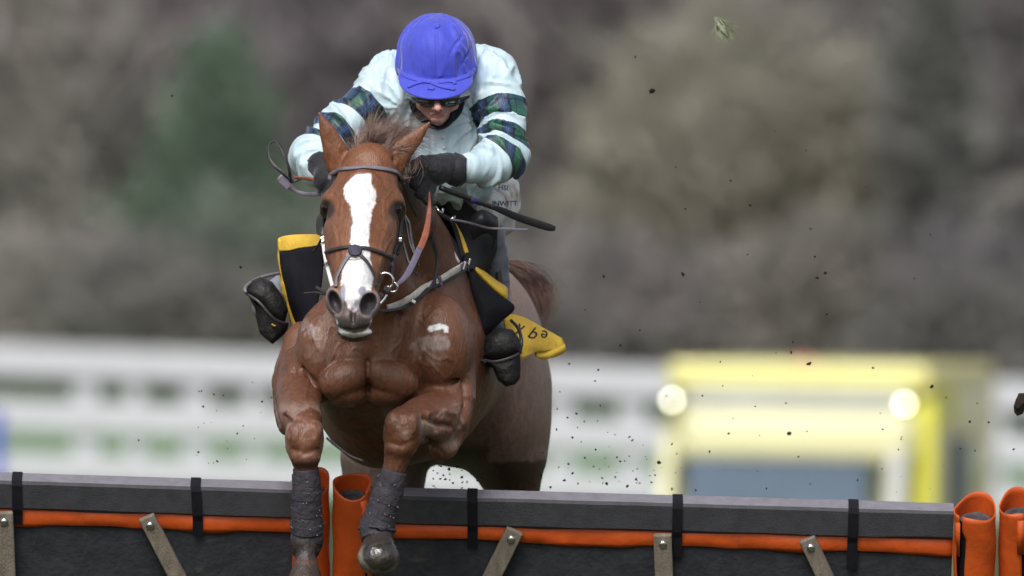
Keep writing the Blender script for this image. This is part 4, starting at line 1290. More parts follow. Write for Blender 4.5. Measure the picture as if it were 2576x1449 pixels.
def shirt_material():
    m = bpy.data.materials.new('silks'); m.use_nodes = True
    nt = m.node_tree; N = nt.nodes; L = nt.links; b = N['Principled BSDF']
    def attr(n):
        a = N.new('ShaderNodeAttribute'); a.attribute_name = n; return a.outputs['Fac']
    def math_(op, a, b_=None, c=None):
        x = N.new('ShaderNodeMath'); x.operation = op
        for i, q in enumerate((a, b_, c)):
            if q is None: continue
            if isinstance(q, (int, float)): x.inputs[i].default_value = q
            else: L.new(q, x.inputs[i])
        return x.outputs[0]
    def mix(fac, a, c):
        x = N.new('ShaderNodeMix'); x.data_type = 'RGBA'
        if isinstance(fac, (int, float)): x.inputs['Factor'].default_value = fac
        else: L.new(fac, x.inputs['Factor'])
        for q, k in ((a, 'A'), (c, 'B')):
            if isinstance(q, tuple): x.inputs[k].default_value = (*q, 1)
            else: L.new(q, x.inputs[k])
        return x.outputs['Result']
    u, q, hoop = attr('along'), attr('across'), attr('hoop')
    def stripe(x, period, lo, hi, off=0.0):
        f = math_('FRACT', math_('DIVIDE', math_('ADD', x, 10.0 + off), period))
        return math_('MULTIPLY', math_('GREATER_THAN', f, lo), math_('LESS_THAN', f, hi))
    P = .072
    # dark green ground, navy blocks, black bars and fine lines: a hunting tartan
    col = (.010, .075, .045)
    nav = (.016, .042, .115)
    col = mix(math_('MULTIPLY', stripe(q, P, .5, 1.0), 1.0), (.014, .090, .055), nav)
    col = mix(math_('MULTIPLY', stripe(u, P, .55, 1.0), .5), col, nav)
    col = mix(math_('MULTIPLY', stripe(q, P, .44, .54), .85), col, (.004, .006, .010))
    col = mix(math_('MULTIPLY', stripe(q, P, .94, 1.0), .85), col, (.004, .006, .010))
    col = mix(math_('MULTIPLY', stripe(u, P, .40, .52), .75), col, (.004, .006, .010))
    col = mix(math_('MULTIPLY', stripe(u, P, .72, .78), .75), col, (.004, .006, .010))
    col = mix(math_('MULTIPLY', stripe(q, P, .22, .245), .8), col, (.004, .010, .010))
    col = mix(math_('MULTIPLY', stripe(q, P, .70, .72), .8), col, (.10, .16, .26))
    col = mix(math_('MULTIPLY', stripe(q, P, .78, .80), .8), col, (.10, .16, .26))
    col = mix(math_('MULTIPLY', stripe(u, P, .18, .20), .6), col, (.05, .16, .13))
    h = N.new('ShaderNodeMapRange'); h.inputs['From Min'].default_value = -.0008; h.inputs['From Max'].default_value = .0008
    L.new(hoop, h.inputs['Value'])
    tc = N.new('ShaderNodeTexCoord')
    no = N.new('ShaderNodeTexNoise'); no.inputs['Scale'].default_value = 14; no.inputs['Detail'].default_value = 6
    L.new(tc.outputs['Object'], no.inputs['Vector'])
    r = N.new('ShaderNodeValToRGB'); r.color_ramp.elements[0].position = .35; r.color_ramp.elements[1].position = .7
    r.color_ramp.elements[0].color = (.49, .64, .71, 1); r.color_ramp.elements[1].color = (.57, .71, .775, 1)
    L.new(no.outputs['Fac'], r.inputs['Fac'])
    c = mix(h.outputs[0], r.outputs['Color'], col)
    L.new(c, b.inputs['Base Color'])
    b.inputs['Roughness'].default_value = .42; b.inputs['Specular IOR Level'].default_value = .45; b.inputs['Sheen Weight'].default_value = .15
    n3 = N.new('ShaderNodeTexNoise'); n3.inputs['Scale'].default_value = 34; n3.inputs['Detail'].default_value = 4
    mp = N.new('ShaderNodeMapping'); mp.inputs['Scale'].default_value = (1.6, 1, .55)
    L.new(tc.outputs['Object'], mp.inputs[0]); L.new(mp.outputs[0], n3.inputs['Vector'])
    bp = N.new('ShaderNodeBump'); bp.inputs['Strength'].default_value = .35; bp.inputs['Distance'].default_value = .012
    L.new(n3.outputs['Fac'], bp.inputs['Height']); L.new(bp.outputs[0], b.inputs['Normal'])
    return m
silks = shirt_material()
shirt = mesh_obj('shirt', sV2, sF, silks, rider)
useR = dR < dL
along = np.where(useR, uR, uL); across = np.where(useR, qR, qL)
def bands(u, L):
    # hoops as fractions of the arm length -> signed distance, positive inside
    d = np.full(len(u), -1.0)
    for lo, hi in L: d = np.maximum(d, np.minimum(u - lo, hi - u))
    return d
# hoop edges swing round the elbow: shift them with the sideways offset
hoop = np.where(useR, bands(uR + .10 * qR, [(.115, .185), (.214, .268), (.292, .332)]), bands(uL - .05 * qL, [(.120, .195), (.245, .290), (.318, .348)]))
near = np.where(useR, dR, dL) * S < 80
hoop = np.where(near, hoop, -1)
set_float(shirt, along, 'along'); set_float(shirt, across, 'across'); set_float(shirt, hoop, 'hoop')
SBVH = BVHTree.FromPolygons([tuple(v) for v in sV2], [tuple(int(i) for i in q) for q in sF])
# buttons
btn = M_('button', (.75, .78, .78), .3, .05, 10)
for (bx_, by_) in ((1114, 345), (1116, 372), (1117, 398)):
    h_, n_ = ray(SBVH, bx_, by_, .001)
    if h_ is not None:
        V, F = tube_geo([h_, h_ + n_ * .0025], .0055, 12); mesh_obj('button', V, F, btn, rider)
# collar at the throat
#ribbon('collar', [(1062, 292, -.02), (1084, 312, -.035), (1103, 318, -.04), (1124, 312, -.035), (1146, 290, -.02)], 16, M_('collar', (.66, .76, .77), .5, .08, 20, .2, 60), rider, .006)

# ---- helmet with its blue silk cover
blue = M_('cap_silk', (.056, .072, .53), .58, .10, 20, .45, 40, .3, sheen=.3, stretch=(1.4, 1.4, .5))
def build_helmet():
    f = uni(975, 1222, 20, 262, -.20, .32, .0028)
    c, e = f.chain, f.ell
    e(1099, 138, .055, 98, .148, 101, k=20, pitch=0)
    e(1098, 168, .05, 94, .125, 58, k=26)
    # peak: a thin tilted brim pushed forward
    e(1096, 201, -.045, 93, .112, 14, k=22, pitch=-32)
    e(1098, 262, .06, 74, .16, 40, k=6, sub=True)
    return f.mesh(1)
V, F = build_helmet(); N_ = normals(V, F)
px, py = unW(V); a = np.arctan2(px - 1098, -(V[:, 1] - .055) * S + 1e-6)
top = sstep(205, 185, py)
# six sewn panels meeting at the button
seam = np.abs(((a / (math.pi / 3) + .5) % 1) - .5) * np.hypot(px - 1098, (V[:, 1] - .03) * S) * (math.pi / 3)
disp = -.0026 * np.exp(-(seam / 2.4) ** 2) * top
rr = np.hypot(px - 1098, (V[:, 1] - .0) * S)
disp += .0045 * np.clip(np.sin(a * 13 + fbm(V * 12, 2) * 1.5), 0, 1) ** 2 * sstep(150, 192, py) * top
disp += ridge(np.stack([a * 2.5 + V[:, 2] * 5, V[:, 2] * 6, V[:, 1] * 3], 1)) * .008 * top
cr = np.clip(np.sin((px * .8 + py * .45) * .19 + fbm(V * 8, 2)), 0, 1) ** 6
disp += -.007 * cr * np.exp(-((px - 1160) / 22) ** 2 - ((py - 125) / 34) ** 2)
V = V + N_ * disp[:, None]
helmet = mesh_obj('helmet', V, F, blue, rider)
HEBVH = BVHTree.FromPolygons([tuple(v) for v in V], [tuple(int(i) for i in q) for q in F])
q = W(1098, 66, -.055)
h_, n_ = ray(HEBVH, 1099, 66, 0)
V, F = tube_geo([h_ - n_ * .003, h_ + n_ * .003, h_ + n_ * .0055], [.0105, .0105, .006], 16)
mesh_obj('cap_button', V, F, blue, helmet)
# tie ribbon round the base with its bow over the peak
ribbon('tie_ribbon', [(1003, 176), (1016, 188), (1040, 199), (1070, 205), (1098, 207), (1128, 205), (1158, 198), (1180, 188), (1193, 174)], 11, blue, helmet, .004, HEBVH, .002)
for nm, pts, w in (('bow_loop', [(1084, 209), (1064, 207), (1042, 213), (1026, 220)], 9), ('bow_tail', [(1086, 209), (1105, 217), (1124, 222), (1144, 225)], 11), ('bow_tail', [(1076, 222), (1092, 224)], 12), ('bow_loop', [(1094, 206), (1112, 203), (1136, 206), (1146, 212)], 9)):
    ribbon(nm, pts, w, blue, helmet, .0045, HEBVH, .0035)

# ---- black hood strap round the face, goggles
hood_m = M_('hood_black', (.010, .010, .014), .8, .3, 40, .2, 300, .2)
def build_hood():
    f = uni(1005, 1195, 205, 330, -.16, .26, .0028)
    c, e = f.chain, f.ell
    c([(1098, 200, .075, 80, .12), (1099, 250, .045, 70, .105), (1101, 278, .015, 48, .085)], k=14)
    c([(1098, 215, -.13, 66, .14), (1097, 255, -.11, 54, .13), (1103, 287, -.10, 34, .12), (1106, 312, -.11, 22, .11)], k=4, sub=True)
    return f.mesh(1)
V, F = build_hood(); mesh_obj('hood', V, F, hood_m, rider)
gog_m = M_('goggle_lens', (.045, .045, .026), .10, .5, 30, 0, spec=.8, coat=.6)
def build_goggles():
    f = uni(1020, 1185, 222, 280, -.16, .08, .0022)
    c, e = f.chain, f.ell
    c([(1036, 238, .0, 15, .02), (1062, 246, -.058, 18, .022), (1085, 249, -.084, 17, .02), (1100, 245, -.092, 13, .02), (1117, 249, -.084, 17, .02), (1142, 246, -.058, 18, .022), (1168, 237, .0, 15, .02)], k=5)
    e(1101, 272, -.09, 16, .05, 17, k=4, sub=True)
    return f.mesh(1)
V, F = build_goggles(); gog = mesh_obj('goggles', V, F, gog_m, rider)
ribbon('goggle_frame', [(1038, 255, -.012), (1062, 266, -.072), (1082, 266, -.10), (1100, 257, -.112), (1119, 266, -.10), (1144, 265, -.072), (1166, 252, -.012)], 4, leather_black, gog, .004)

# ---- gloves: palm, four curled fingers and a thumb each
glove_m = M_('glove_black', (.012, .012, .017), .62, .35, 50, .4, 160, .35, sheen=.2)
def glove(hand, wrist, rw, knuck, tips, thumb, box_):
    f = uni(*box_, .0034)
    c, e = f.chain, f.ell
    c([(*wrist[0], rw), (*wrist[1], rw * .86), (*hand, rw * .95)], k=14)
    e(hand[0], hand[1], hand[2], 36, .030, 32, k=14)
    for (k_, m_, t_) in zip(knuck, *tips):
        c([(*hand, 17), (*k_, 15.5), (*m_, 13.5), (*t_, 11)], k=5)
    c([(hand[0] + 4, hand[1] - 8, hand[2], 15), (*thumb[0], 13), (*thumb[1], 10.5)], k=5)
    V, F = f.mesh(1)
    N_ = normals(V, F)
    V = V + N_ * (ridge(V * np.array([30, 20, 30.])) * .0022)[:, None]
    return V, F
V, F = glove((1090, 428, -.20), [(1146, 427, -.158), (1128, 420, -.17)], 41,
             [(1052, 420, -.235), (1053, 446, -.24), (1062, 469, -.235), (1078, 488, -.225)],
             [[(1040, 438, -.245), (1042, 464, -.25), (1056, 486, -.245), (1076, 502, -.235)], [(1052, 452, -.20), (1056, 476, -.20), (1070, 494, -.20), (1088, 504, -.19)]],
             [(1062, 402, -.21), (1042, 412, -.235)], (1010, 1175, 370, 520, -.31, -.08))
glove_r = mesh_obj('glove', V, F, glove_m, rider)
ribbon('cuff', [(1138, 392, -.165), (1152, 402, -.195), (1157, 425, -.205), (1152, 450, -.195), (1140, 462, -.165)], 26, glove_m, glove_r, .008, facing=(.2, -1, 0))
V, F = glove((826, 452, -.17), [(806, 415, -.10), (816, 430, -.13)], 34,
             [(842, 470, -.21), (838, 490, -.21), (832, 508, -.20), (826, 522, -.19)],
             [[(850, 486, -.215), (846, 506, -.215), (840, 522, -.205), (834, 534, -.195)], [(838, 494, -.17), (836, 510, -.17), (830, 524, -.16), (826, 534, -.155)]],
             [(846, 438, -.19), (860, 450, -.215)], (760, 890, 370, 560, -.29, -.03))
mesh_obj('glove', V, F, glove_m, rider)

# ---- white breeches, muddied
breech_m = M_('breeches', (.72, .70, .69), .7, .10, 14, .35, 60, .25, dirt=(.30, .26, .22), dscale=11, dthr=.50)
def build_breeches():
    f = uni(800, 1360, 430, 660, .0, 1.05, .007)
    c, e = f.chain, f.ell
    c([(1200, 500, .84, 104, .14), (1216, 506, .55, 80), (1212, 530, .36, 60)], k=30)
    e(1240, 500, .62, 64, .16, 62, k=24)
    e(1258, 540, .58, 40, .12, 56, k=24)
    c([(1110, 490, .84, 96, .14), (970, 545, .48, 70), (880, 580, .32, 50)], k=30)
    return f.mesh(1)
V, F = build_breeches(); N_ = normals(V, F)
V = V + N_ * (ridge(np.stack([V[:, 0] * 16 + V[:, 2] * 6, V[:, 1] * 6, V[:, 2] * 9], 1)) * .007)[:, None]
breeches = mesh_obj('breeches', V, F, breech_m, rider)
BBVH = BVHTree.FromPolygons([tuple(v) for v in V], [tuple(int(i) for i in q) for q in F])

def lettering(name, text, bvh, cx, cy, size, rot, material, parent, d=.5, off=-.0025, shear=0.0, bold=0.0):
    cu = bpy.data.curves.new(name, 'FONT'); cu.body = text; cu.align_x = 'CENTER'; cu.align_y = 'CENTER'; cu.size = size / S; cu.resolution_u = 3; cu.shear = shear; cu.offset = bold
    o = bpy.data.objects.new(name, cu); COL.objects.link(o)
    bpy.context.view_layer.update()
    me = bpy.data.meshes.new_from_object(o.evaluated_get(bpy.context.evaluated_depsgraph_get()))
    bpy.data.objects.remove(o)
    bm = bmesh.new(); bm.from_mesh(me)
    bmesh.ops.triangulate(bm, faces=bm.faces)
    bmesh.ops.subdivide_edges(bm, edges=[e for e in bm.edges if e.calc_length() > .006], cuts=2)
    V = []; bm.verts.index_update(); a = math.radians(rot)
    for v in bm.verts:
        x = v.co.x * S; y = -v.co.y * S
        qx = cx + x * math.cos(a) - y * math.sin(a); qy = cy + x * math.sin(a) + y * math.cos(a)
        h, n = ray(bvh, qx, qy, 0) if bvh is not None else (None, None)
        V.append((h if h is not None else W(qx, qy, d)) + Vector((0, off, 0)))
    F = [[v.index for v in f_.verts] for f_ in bm.faces]
    bm.free(); bpy.data.meshes.remove(me)
    return mesh_obj(name, V, F, material, parent, smooth=False)
ink = M_('navy_print', (.05, .05, .16), .7, .2, 60)
lettering('printed_lettering', 'HSI', BBVH, 1266, 472, 18, 6, ink, breeches, bold=.0004)
lettering('printed_lettering', 'INWITT', BBVH, 1270, 512, 18, 0, ink, breeches, bold=.0004)

# ---- boots
boot_grey = M_('boot_leather', (.21, .225, .27), .38, .25, 20, .2, 90, .5, dirt=(.20, .18, .16), dscale=30, dthr=.58)
boot_black = M_('boot_black', (.014, .014, .015), .55, .35, 16, .5, 60, .35, dirt=(.065, .056, .045), dscale=16, dthr=.54)
def boot(knee, mid, ankle, heel, ball, toe, label):
    b = [knee, mid, ankle, heel, ball, toe]
    xs_ = [p[0] for p in b]; ys_ = [p[1] for p in b]; ds = [p[2] for p in b]
    f = uni(min(xs_) - 75, max(xs_) + 75, min(ys_) - 75, max(ys_) + 75, min(ds) - .1, max(ds) + .1, .0055)
    c, e = f.chain, f.ell
    c([(*knee, 40), (*mid, 32), (*ankle, 27)], k=20)
    c([(*ankle, 36), (*heel, 34)], k=16)
    c([(*heel, 32), (*ball, 38), (*toe, 24)], k=14, ax=(1, .9, .9))
    V, F = f.mesh(1); N_ = normals(V, F)
    V = V + N_ * (ridge(V * np.array([14, 14, 20.])) * .003)[:, None]
    o = mesh_obj('boot', V, F, boot_grey, rider)
    if label: o['label'] = label
    return o
boot((1224, 560, .38), (1248, 650, .42), (1256, 780, .48), (1262, 830, .50), (1262, 872, .36), (1264, 880, .26), 'grey muddied riding boot in the stirrup at the right')
boot((880, 585, .32), (776, 655, .37), (700, 735, .42), (690, 760, .45), (672, 775, .32), (668, 782, .25), 'dark riding boot in the stirrup at the left')
# ------------------------------------------------------------------ saddle, cloth, straps
saddle = thing('saddle', 'small black racing saddle with rounded flap under the rider', 'saddle', W(1120, 600, .6))
def build_saddle():
    f = uni(820, 1300, 450, 720, .0, 1.1, .007)
    c, e = f.chain, f.ell
    c([(1050, 566, .36, 66, .06), (1062, 575, .6, 86, .1), (1080, 565, .95, 90, .1)], k=30)
    c([(1120, 520, .30, 30), (1150, 560, .30, 44), (1188, 620, .33, 54), (1205, 640, .38, 34)], k=16, ax=(1, .5, 1))
    e(1203, 600, .36, 48, .05, 72, k=14, roll=-14)
    c([(960, 545, .30, 30), (900, 580, .30, 44), (860, 620, .33, 50)], k=16, ax=(1, .5, 1))
    return f.mesh(1)
V, F = build_saddle(); mesh_obj('saddle_seat', V, F, leather_black, saddle)
flap = patch('saddle_flap', [[(1112, 474, .10), (1122, 470, .12), (1142, 476, .16)], [(1120, 510, .14), (1150, 505, .18), (1190, 520, .22)], [(1128, 545, .18), (1172, 545, .22), (1232, 560, .27)], [(1142, 590, .20), (1190, 592, .23), (1248, 612, .29)], [(1160, 640, .20), (1195, 648, .23), (1228, 668, .29)], [(1170, 672, .20), (1190, 680, .22), (1206, 682, .27)]], leather_black, saddle, .008)
tube('flap_edge', [(1119, 476, .112), (1158, 500, .165), (1202, 530, .215)] and [W(1119, 473, .10), W(1160, 498, .15), (W(1205, 540, .19)), W(1242, 590, .24), W(1240, 630, .26)], .004, leather_dark, saddle)
patch('knee_pad', [[(1186, 552, .17), (1212, 533, .15), (1246, 548, .18)], [(1184, 572, .15), (1216, 552, .13), (1247, 572, .17)], [(1190, 600, .17), (1222, 582, .15), (1246, 600, .19)]], leather_black, saddle, .02)
# girth: white elastic and black straps low on the barrel
ribbon('girth_strap', [(1192, 905, .30), (1206, 935, .32), (1200, 965, .32), (1190, 1000, .34)], 22, web_white, saddle, .006, facing=(.5, -1, 0))
ribbon('girth_strap', [(1203, 900, .29), (1208, 930, .30), (1199, 962, .30), (1190, 1002, .32)], 9, leather_black, saddle, .006, facing=(.5, -1, 0))
box('girth_buckle', W(1193, 974, .29), .024, .012, .05, leather_black, saddle, Matrix.Rotation(.4, 3, 'Y'), .003)
ribbon('belly_band', [(828, 1104), (848, 1122), (880, 1146), (915, 1160)], 6, leather_dark, saddle, .006, HBVH, .004)
ribbon('belly_piping', [(828, 1098), (846, 1114), (876, 1136), (908, 1153)], 5, M_('purple_tape', (.06, .05, .16), .6), saddle, .006, HBVH, .008)
# number cloth
cloth = thing('saddle_cloth', 'yellow edged black number cloth flapping on both sides of the saddle', 'saddle cloth', W(1100, 700, .5))
# left side of the picture: black panel with turned yellow border
patch('yellow_border', [[(702, 598, .30), (720, 593, .26), (760, 590, .22), (812, 590, .18)], [(700, 612, .30), (722, 612, .25), (760, 606, .21), (812, 605, .17)], [(703, 630, .29), (726, 630, .245), (762, 622, .205), (812, 620, .165)]], cloth_yellow, cloth, .006, 6, .003, 14)
patch('number_panel', [[(704, 632, .285), (740, 627, .23), (812, 614, .16)], [(709, 680, .285), (742, 690, .22), (812, 690, .16)], [(724, 745, .285), (750, 755, .22), (800, 760, .17)], [(739, 795, .285), (756, 800, .23), (790, 810, .18)], [(752, 826, .28), (760, 832, .24), (775, 845, .20)]], cloth_black, cloth, .005, 6, .004, 10)
patch('yellow_border', [[(701, 600, .30), (704, 602, .285), (712, 625, .28)], [(701, 650, .305), (706, 650, .29), (711, 655, .285)], [(706, 690, .31), (713, 692, .29), (722, 700, .285)], [(708, 720, .31), (722, 728, .29), (734, 736, .285)], [(712, 738, .31), (726, 742, .29), (740, 750, .28)], [(722, 762, .31), (736, 768, .29), (752, 786, .27)], [(729, 800, .31), (744, 806, .285), (757, 822, .26)], [(738, 842, .31), (748, 838, .29), (754, 838, .27)]], cloth_yellow, cloth, .006, 5, .003, 18)
# right side: black triangle, folded yellow edge, loose lower flap with lettering
patch('number_panel', [[(1168, 668, .22), (1186, 670, .22), (1206, 700, .23)], [(1172, 720, .215), (1205, 725, .20), (1250, 738, .24)], [(1180, 770, .215), (1225, 768, .19), (1294, 772, .26)], [(1186, 810, .215), (1222, 812, .20), (1262, 808, .24)], [(1190, 868, .22), (1205, 862, .22), (1232, 838, .235)]], cloth_black, cloth, .005, 6, .003, 10)
patch('yellow_border', [[(1182, 658, .25), (1186, 664, .225), (1192, 680, .235)], [(1214, 680, .28), (1212, 690, .235), (1212, 702, .25)], [(1246, 706, .30), (1238, 716, .25), (1232, 722, .27)], [(1272, 722, .31), (1262, 738, .265), (1252, 738, .29)], [(1276, 738, .31), (1274, 750, .29), (1266, 752, .30)]], cloth_yellow, cloth, .006, 6, .002, 18)
patch('yellow_fold', [[(1196, 676, .27), (1214, 690, .29), (1226, 700, .30)], [(1206, 690, .285), (1226, 706, .31), (1248, 720, .325)], [(1212, 702, .285), (1236, 724, .315), (1270, 748, .33)]], M_('cloth_orange_inside', (.62, .27, .015), .7, .15, 20, .2, 60), cloth, .004)
yf = patch('yellow_flap', [[(1268, 800, .31), (1290, 790, .34), (1330, 806, .42), (1376, 832, .52), (1412, 852, .58)], [(1270, 820, .30), (1296, 818, .33), (1334, 834, .40), (1376, 852, .50), (1415, 866, .565)], [(1280, 850, .31), (1306, 856, .33), (1340, 866, .39), (1374, 874, .49), (1408, 876, .55)], [(1290, 890, .33), (1312, 902, .34), (1334, 892, .38), (1352, 884, .44), (1372, 880, .50)]], cloth_yellow, cloth, .006, 6, .004, 12)
patch('yellow_roll', [[(1346, 884, .46), (1372, 876, .50), (1400, 872, .54), (1416, 862, .57)], [(1350, 896, .455), (1376, 892, .49), (1402, 884, .53), (1420, 874, .565)], [(1362, 901, .48), (1384, 900, .51), (1404, 893, .55), (1419, 884, .58)]], cloth_yellow, cloth, .006, 5, .002, 14)
dgp = bpy.context.evaluated_depsgraph_get()
def bvh_of(o):
    m = o.matrix_world.copy() if False else Matrix.Translation(wloc(o))
    return BVHTree.FromPolygons([m @ v.co for v in o.data.vertices], [tuple(p.vertices) for p in o.data.polygons])
blk_ink = M_('black_print', (.012, .012, .02), .7, .2, 60)
YB = bvh_of(yf)
lettering('cloth_lettering', 'y', YB, 1311, 822, 42, 24, blk_ink, cloth, .36, -.003)
lettering('cloth_lettering', 'b', YB, 1340, 838, 44, 24, blk_ink, cloth, .36, -.003, .25)
lettering('cloth_lettering', 'e', YB, 1369, 843, 40, 196, blk_ink, cloth, .42, -.003)
patch('yellow_fold', [[(1193, 850, .24), (1212, 842, .23), (1222, 848, .23)], [(1196, 880, .25), (1206, 872, .24), (1218, 868, .24)]], cloth_yellow, cloth, .005, 5)
ribbon('yellow_binding', [(1142, 564, .17), (1156, 588, .19), (1166, 612, .20), (1174, 636, .20)], 11, cloth_yellow, cloth, .006, facing=(.3, -1, 0))

# stirrups with hooded toes
s1 = thing('stirrup', 'black hooded stirrup holding the boot at the right, below the black number cloth', 'stirrup', W(1260, 880, .3))
def slab(name, poly, d0, d1, bulge, material, parent, seed=0):
    P = [Vector((p[0], p[1], 0)) for p in poly]; n = len(P); out = []
    for i in range(n):
        a, b, c = P[i - 1], P[i], P[(i + 1) % n]
        for t in (.18, .5, .82):      # gently rounded corners
            m0 = a.lerp(b, .5); m1 = b.lerp(c, .5)
            q = m0.lerp(b, t * .92 + .06) if t < .5 else (b.lerp(m1, t - .5) if t > .5 else b.lerp((m0 + m1) / 2, .06))
            out.append(q)
    m = len(out); cx = sum(p.x for p in out) / m; cy = sum(p.y for p in out) / m
    V = []; F = []
    rings = [(1.0, d1), (1.0, d0 + .012), (.965, d0), (.72, d0 - bulge * .7), (.36, d0 - bulge * .95)]
    for k, d in rings:
        for p in out:
            V.append(W(cx + (p.x - cx) * k, cy + (p.y - cy) * k, d))
    V.append(W(cx, cy, d0 - bulge)); V.append(W(cx, cy, d1))
    for r in range(len(rings) - 1):
        for i in range(m): F.append((r * m + i, r * m + (i + 1) % m, (r + 1) * m + (i + 1) % m, (r + 1) * m + i))
    r = (len(rings) - 1) * m
    for i in range(m):
        F.append((r + i, r + (i + 1) % m, len(V) - 2)); F.append(((i + 1) % m, i, len(V) - 1))
    A = np.array([tuple(v) for v in V]); A = A + (fbm(A * 28 + seed, 3) * .0022)[:, None] * np.array([[.5, -1, .5]])
    return mesh_obj(name, A, F, material, parent)
slab('toe_cover', [(1212, 870), (1226, 841), (1256, 824), (1288, 828), (1306, 850), (1313, 882), (1292, 896), (1244, 908), (1214, 900)], .20, .33, .035, boot_black, s1, 1)
slab('stirrup_hood', [(1220, 906), (1262, 902), (1309, 886), (1309, 950), (1297, 966), (1273, 972), (1252, 955), (1240, 926)], .215, .30, .015, boot_black, s1, 2)
ribbon('hood_binding', [(1216, 905, .185), (1246, 909, .165), (1282, 900, .165), (1311, 886, .19)], 7, leather_dark, s1, .008)
tube('stirrup_bow', [W(1286, 806, .30), W(1304, 826, .22), W(1312, 858, .17), W(1308, 886, .17)], .0055, leather_black, s1)
tube('stirrup_bow', [W(1218, 842, .30), W(1208, 868, .22), W(1208, 900, .18), W(1222, 912, .18)], .0055, leather_black, s1)
ribbon('stirrup_leather', [(1250, 660, .40), (1262, 740, .38), (1276, 812, .33)], 15, leather_black, s1, .005)
s2 = thing('stirrup', 'black hooded stirrup holding the boot at the far left, beside the yellow border', 'stirrup', W(670, 780, .3))
slab('toe_cover', [(617, 728), (632, 706), (655, 696), (684, 708), (706, 738), (724, 780), (716, 814), (690, 802), (660, 768), (630, 746)], .20, .33, .035, boot_black, s2, 3)
slab('stirrup_hood', [(622, 740), (658, 764), (690, 800), (716, 814), (727, 812), (722, 834), (686, 866), (653, 838), (645, 802), (640, 772)], .215, .30, .015, boot_black, s2, 4)
ribbon('hood_binding', [(620, 738, .19), (652, 760, .165), (688, 800, .165), (720, 814, .19)], 7, leather_dark, s2, .008)
box('yellow_tag', W(688, 817, .195), .013, .003, .004, cloth_yellow, s2, Matrix.Rotation(.5, 3, 'Y'))
tube('stirrup_bow', [W(702, 687, .30), W(668, 694, .26), (W(638, 706, .22)), W(618, 722, .18), W(618, 736, .17)], .0055, leather_grey, s2)
ribbon('stirrup_leather', [(800, 600, .38), (744, 650, .38), (702, 688, .31)], 15, leather_black, s2, .005)

# breast girth
bg = thing('breast_girth', 'pale webbing breast girth across the chestnut chest, clipped to the saddle', 'breast strap', W(1070, 730, 0))
ribbon('chest_strap', [(1168, 664), (1150, 675), (1132, 684), (1110, 698), (1085, 713), (1040, 740), (1004, 761), (972, 772)], 18, web_white, bg, .008, HBVH, .008)
ribbon('chest_strap_lining', [(1170, 676), (1140, 693), (1085, 724), (1040, 752), (1004, 772), (968, 782)], 7, leather_dark, bg, .012, HBVH, .008)
ribbon('strap_end', [(1150, 676), (1166, 667), (1180, 660)], 18, leather_mauve, bg, .012, HBVH, .010)
for c in ((1168, 668, .10), (1180, 660, .135)):
    box('buckle', W(*c), .008, .014, .026, steel, bg, Matrix.Rotation(.3, 3, 'Y'), .002)
ribbon('keeper', [(1096, 692), (1104, 722)], 9, leather_mauve, bg, .012, HBVH, .010)
ribbon('neck_strap', [(1078, 546, .06), (1100, 576, .09), (1122, 607, .12), (1140, 634, .14), (1155, 660, .15)], 7, web_white, bg, .005, facing=(.4, -1, .2))
ribbon('neck_strap', [(1084, 540, .10), (1110, 572, .13), (1140, 612, .16), (1160, 655, .17)], 16, leather_black, bg, .005, facing=(.4, -1, .2))
ribbon('saddle_strap', [(1092, 520, .10), (1112, 540, .12), (1136, 556, .14), (1150, 590, .16), (1165, 650, .17)], 12, leather_black, bg, .006, facing=(.3, -1, .1))
tube('strap_ring', [W(1098, 520, .06), W(1104, 530, .05), W(1112, 534, .06), W(1114, 524, .07)], .004, steel, bg)
tube('strap_ring', [W(1133, 553, .10), W(1140, 548, .10), W(1143, 544, .11)], .005, steel, bg)
ribbon('loose_strap', [(1140, 552, .06), (1180, 560, .03), (1230, 573, .0), (1282, 575, .0), (1329, 578, .02)], 6, leather_grey, bg, .004)
tube('strap_end', [W(1176, 664, .13), W(1178, 672, .12), W(1179, 684, .12)], .0035, leather_dark, bg)

# bridle
br = thing('bridle', 'dark leather bridle with crossed noseband, steel rings and browband on the blazed head', 'bridle', W(930, 410, -.4))
H = HBVH
ribbon('browband', [(829, 452), (833, 437), (850, 429), (880, 425), (920, 423), (960, 425), (988, 431), (1002, 440), (1008, 452)], 10, leather_grey, br, .006, H, .005)
ribbon('cheekpiece', [(1008, 446, -.41), (1022, 480, -.36), (1036, 516, -.30), (1048, 540, -.24)], 10, leather_black, br, .004, facing=(.6, -1, 0))
ribbon('noseband', [(822, 637), (828, 632), (850, 627), (881, 622), (893, 626)], 9, leather_dark, br, .005, H, .006)
ribbon('noseband', [(893, 628), (915, 625), (945, 632), (968, 641), (984, 648)], 9, leather_dark, br, .005, H, .006)
ribbon('noseband', [(890, 640), (876, 650), (862, 672), (852, 697), (845, 724)], 8, leather_grey, br, .005, H, .0065)
ribbon('noseband', [(899, 640), (914, 652), (927, 670), (937, 692), (942, 722)], 8, leather_dark, br, .005, H, .0065)
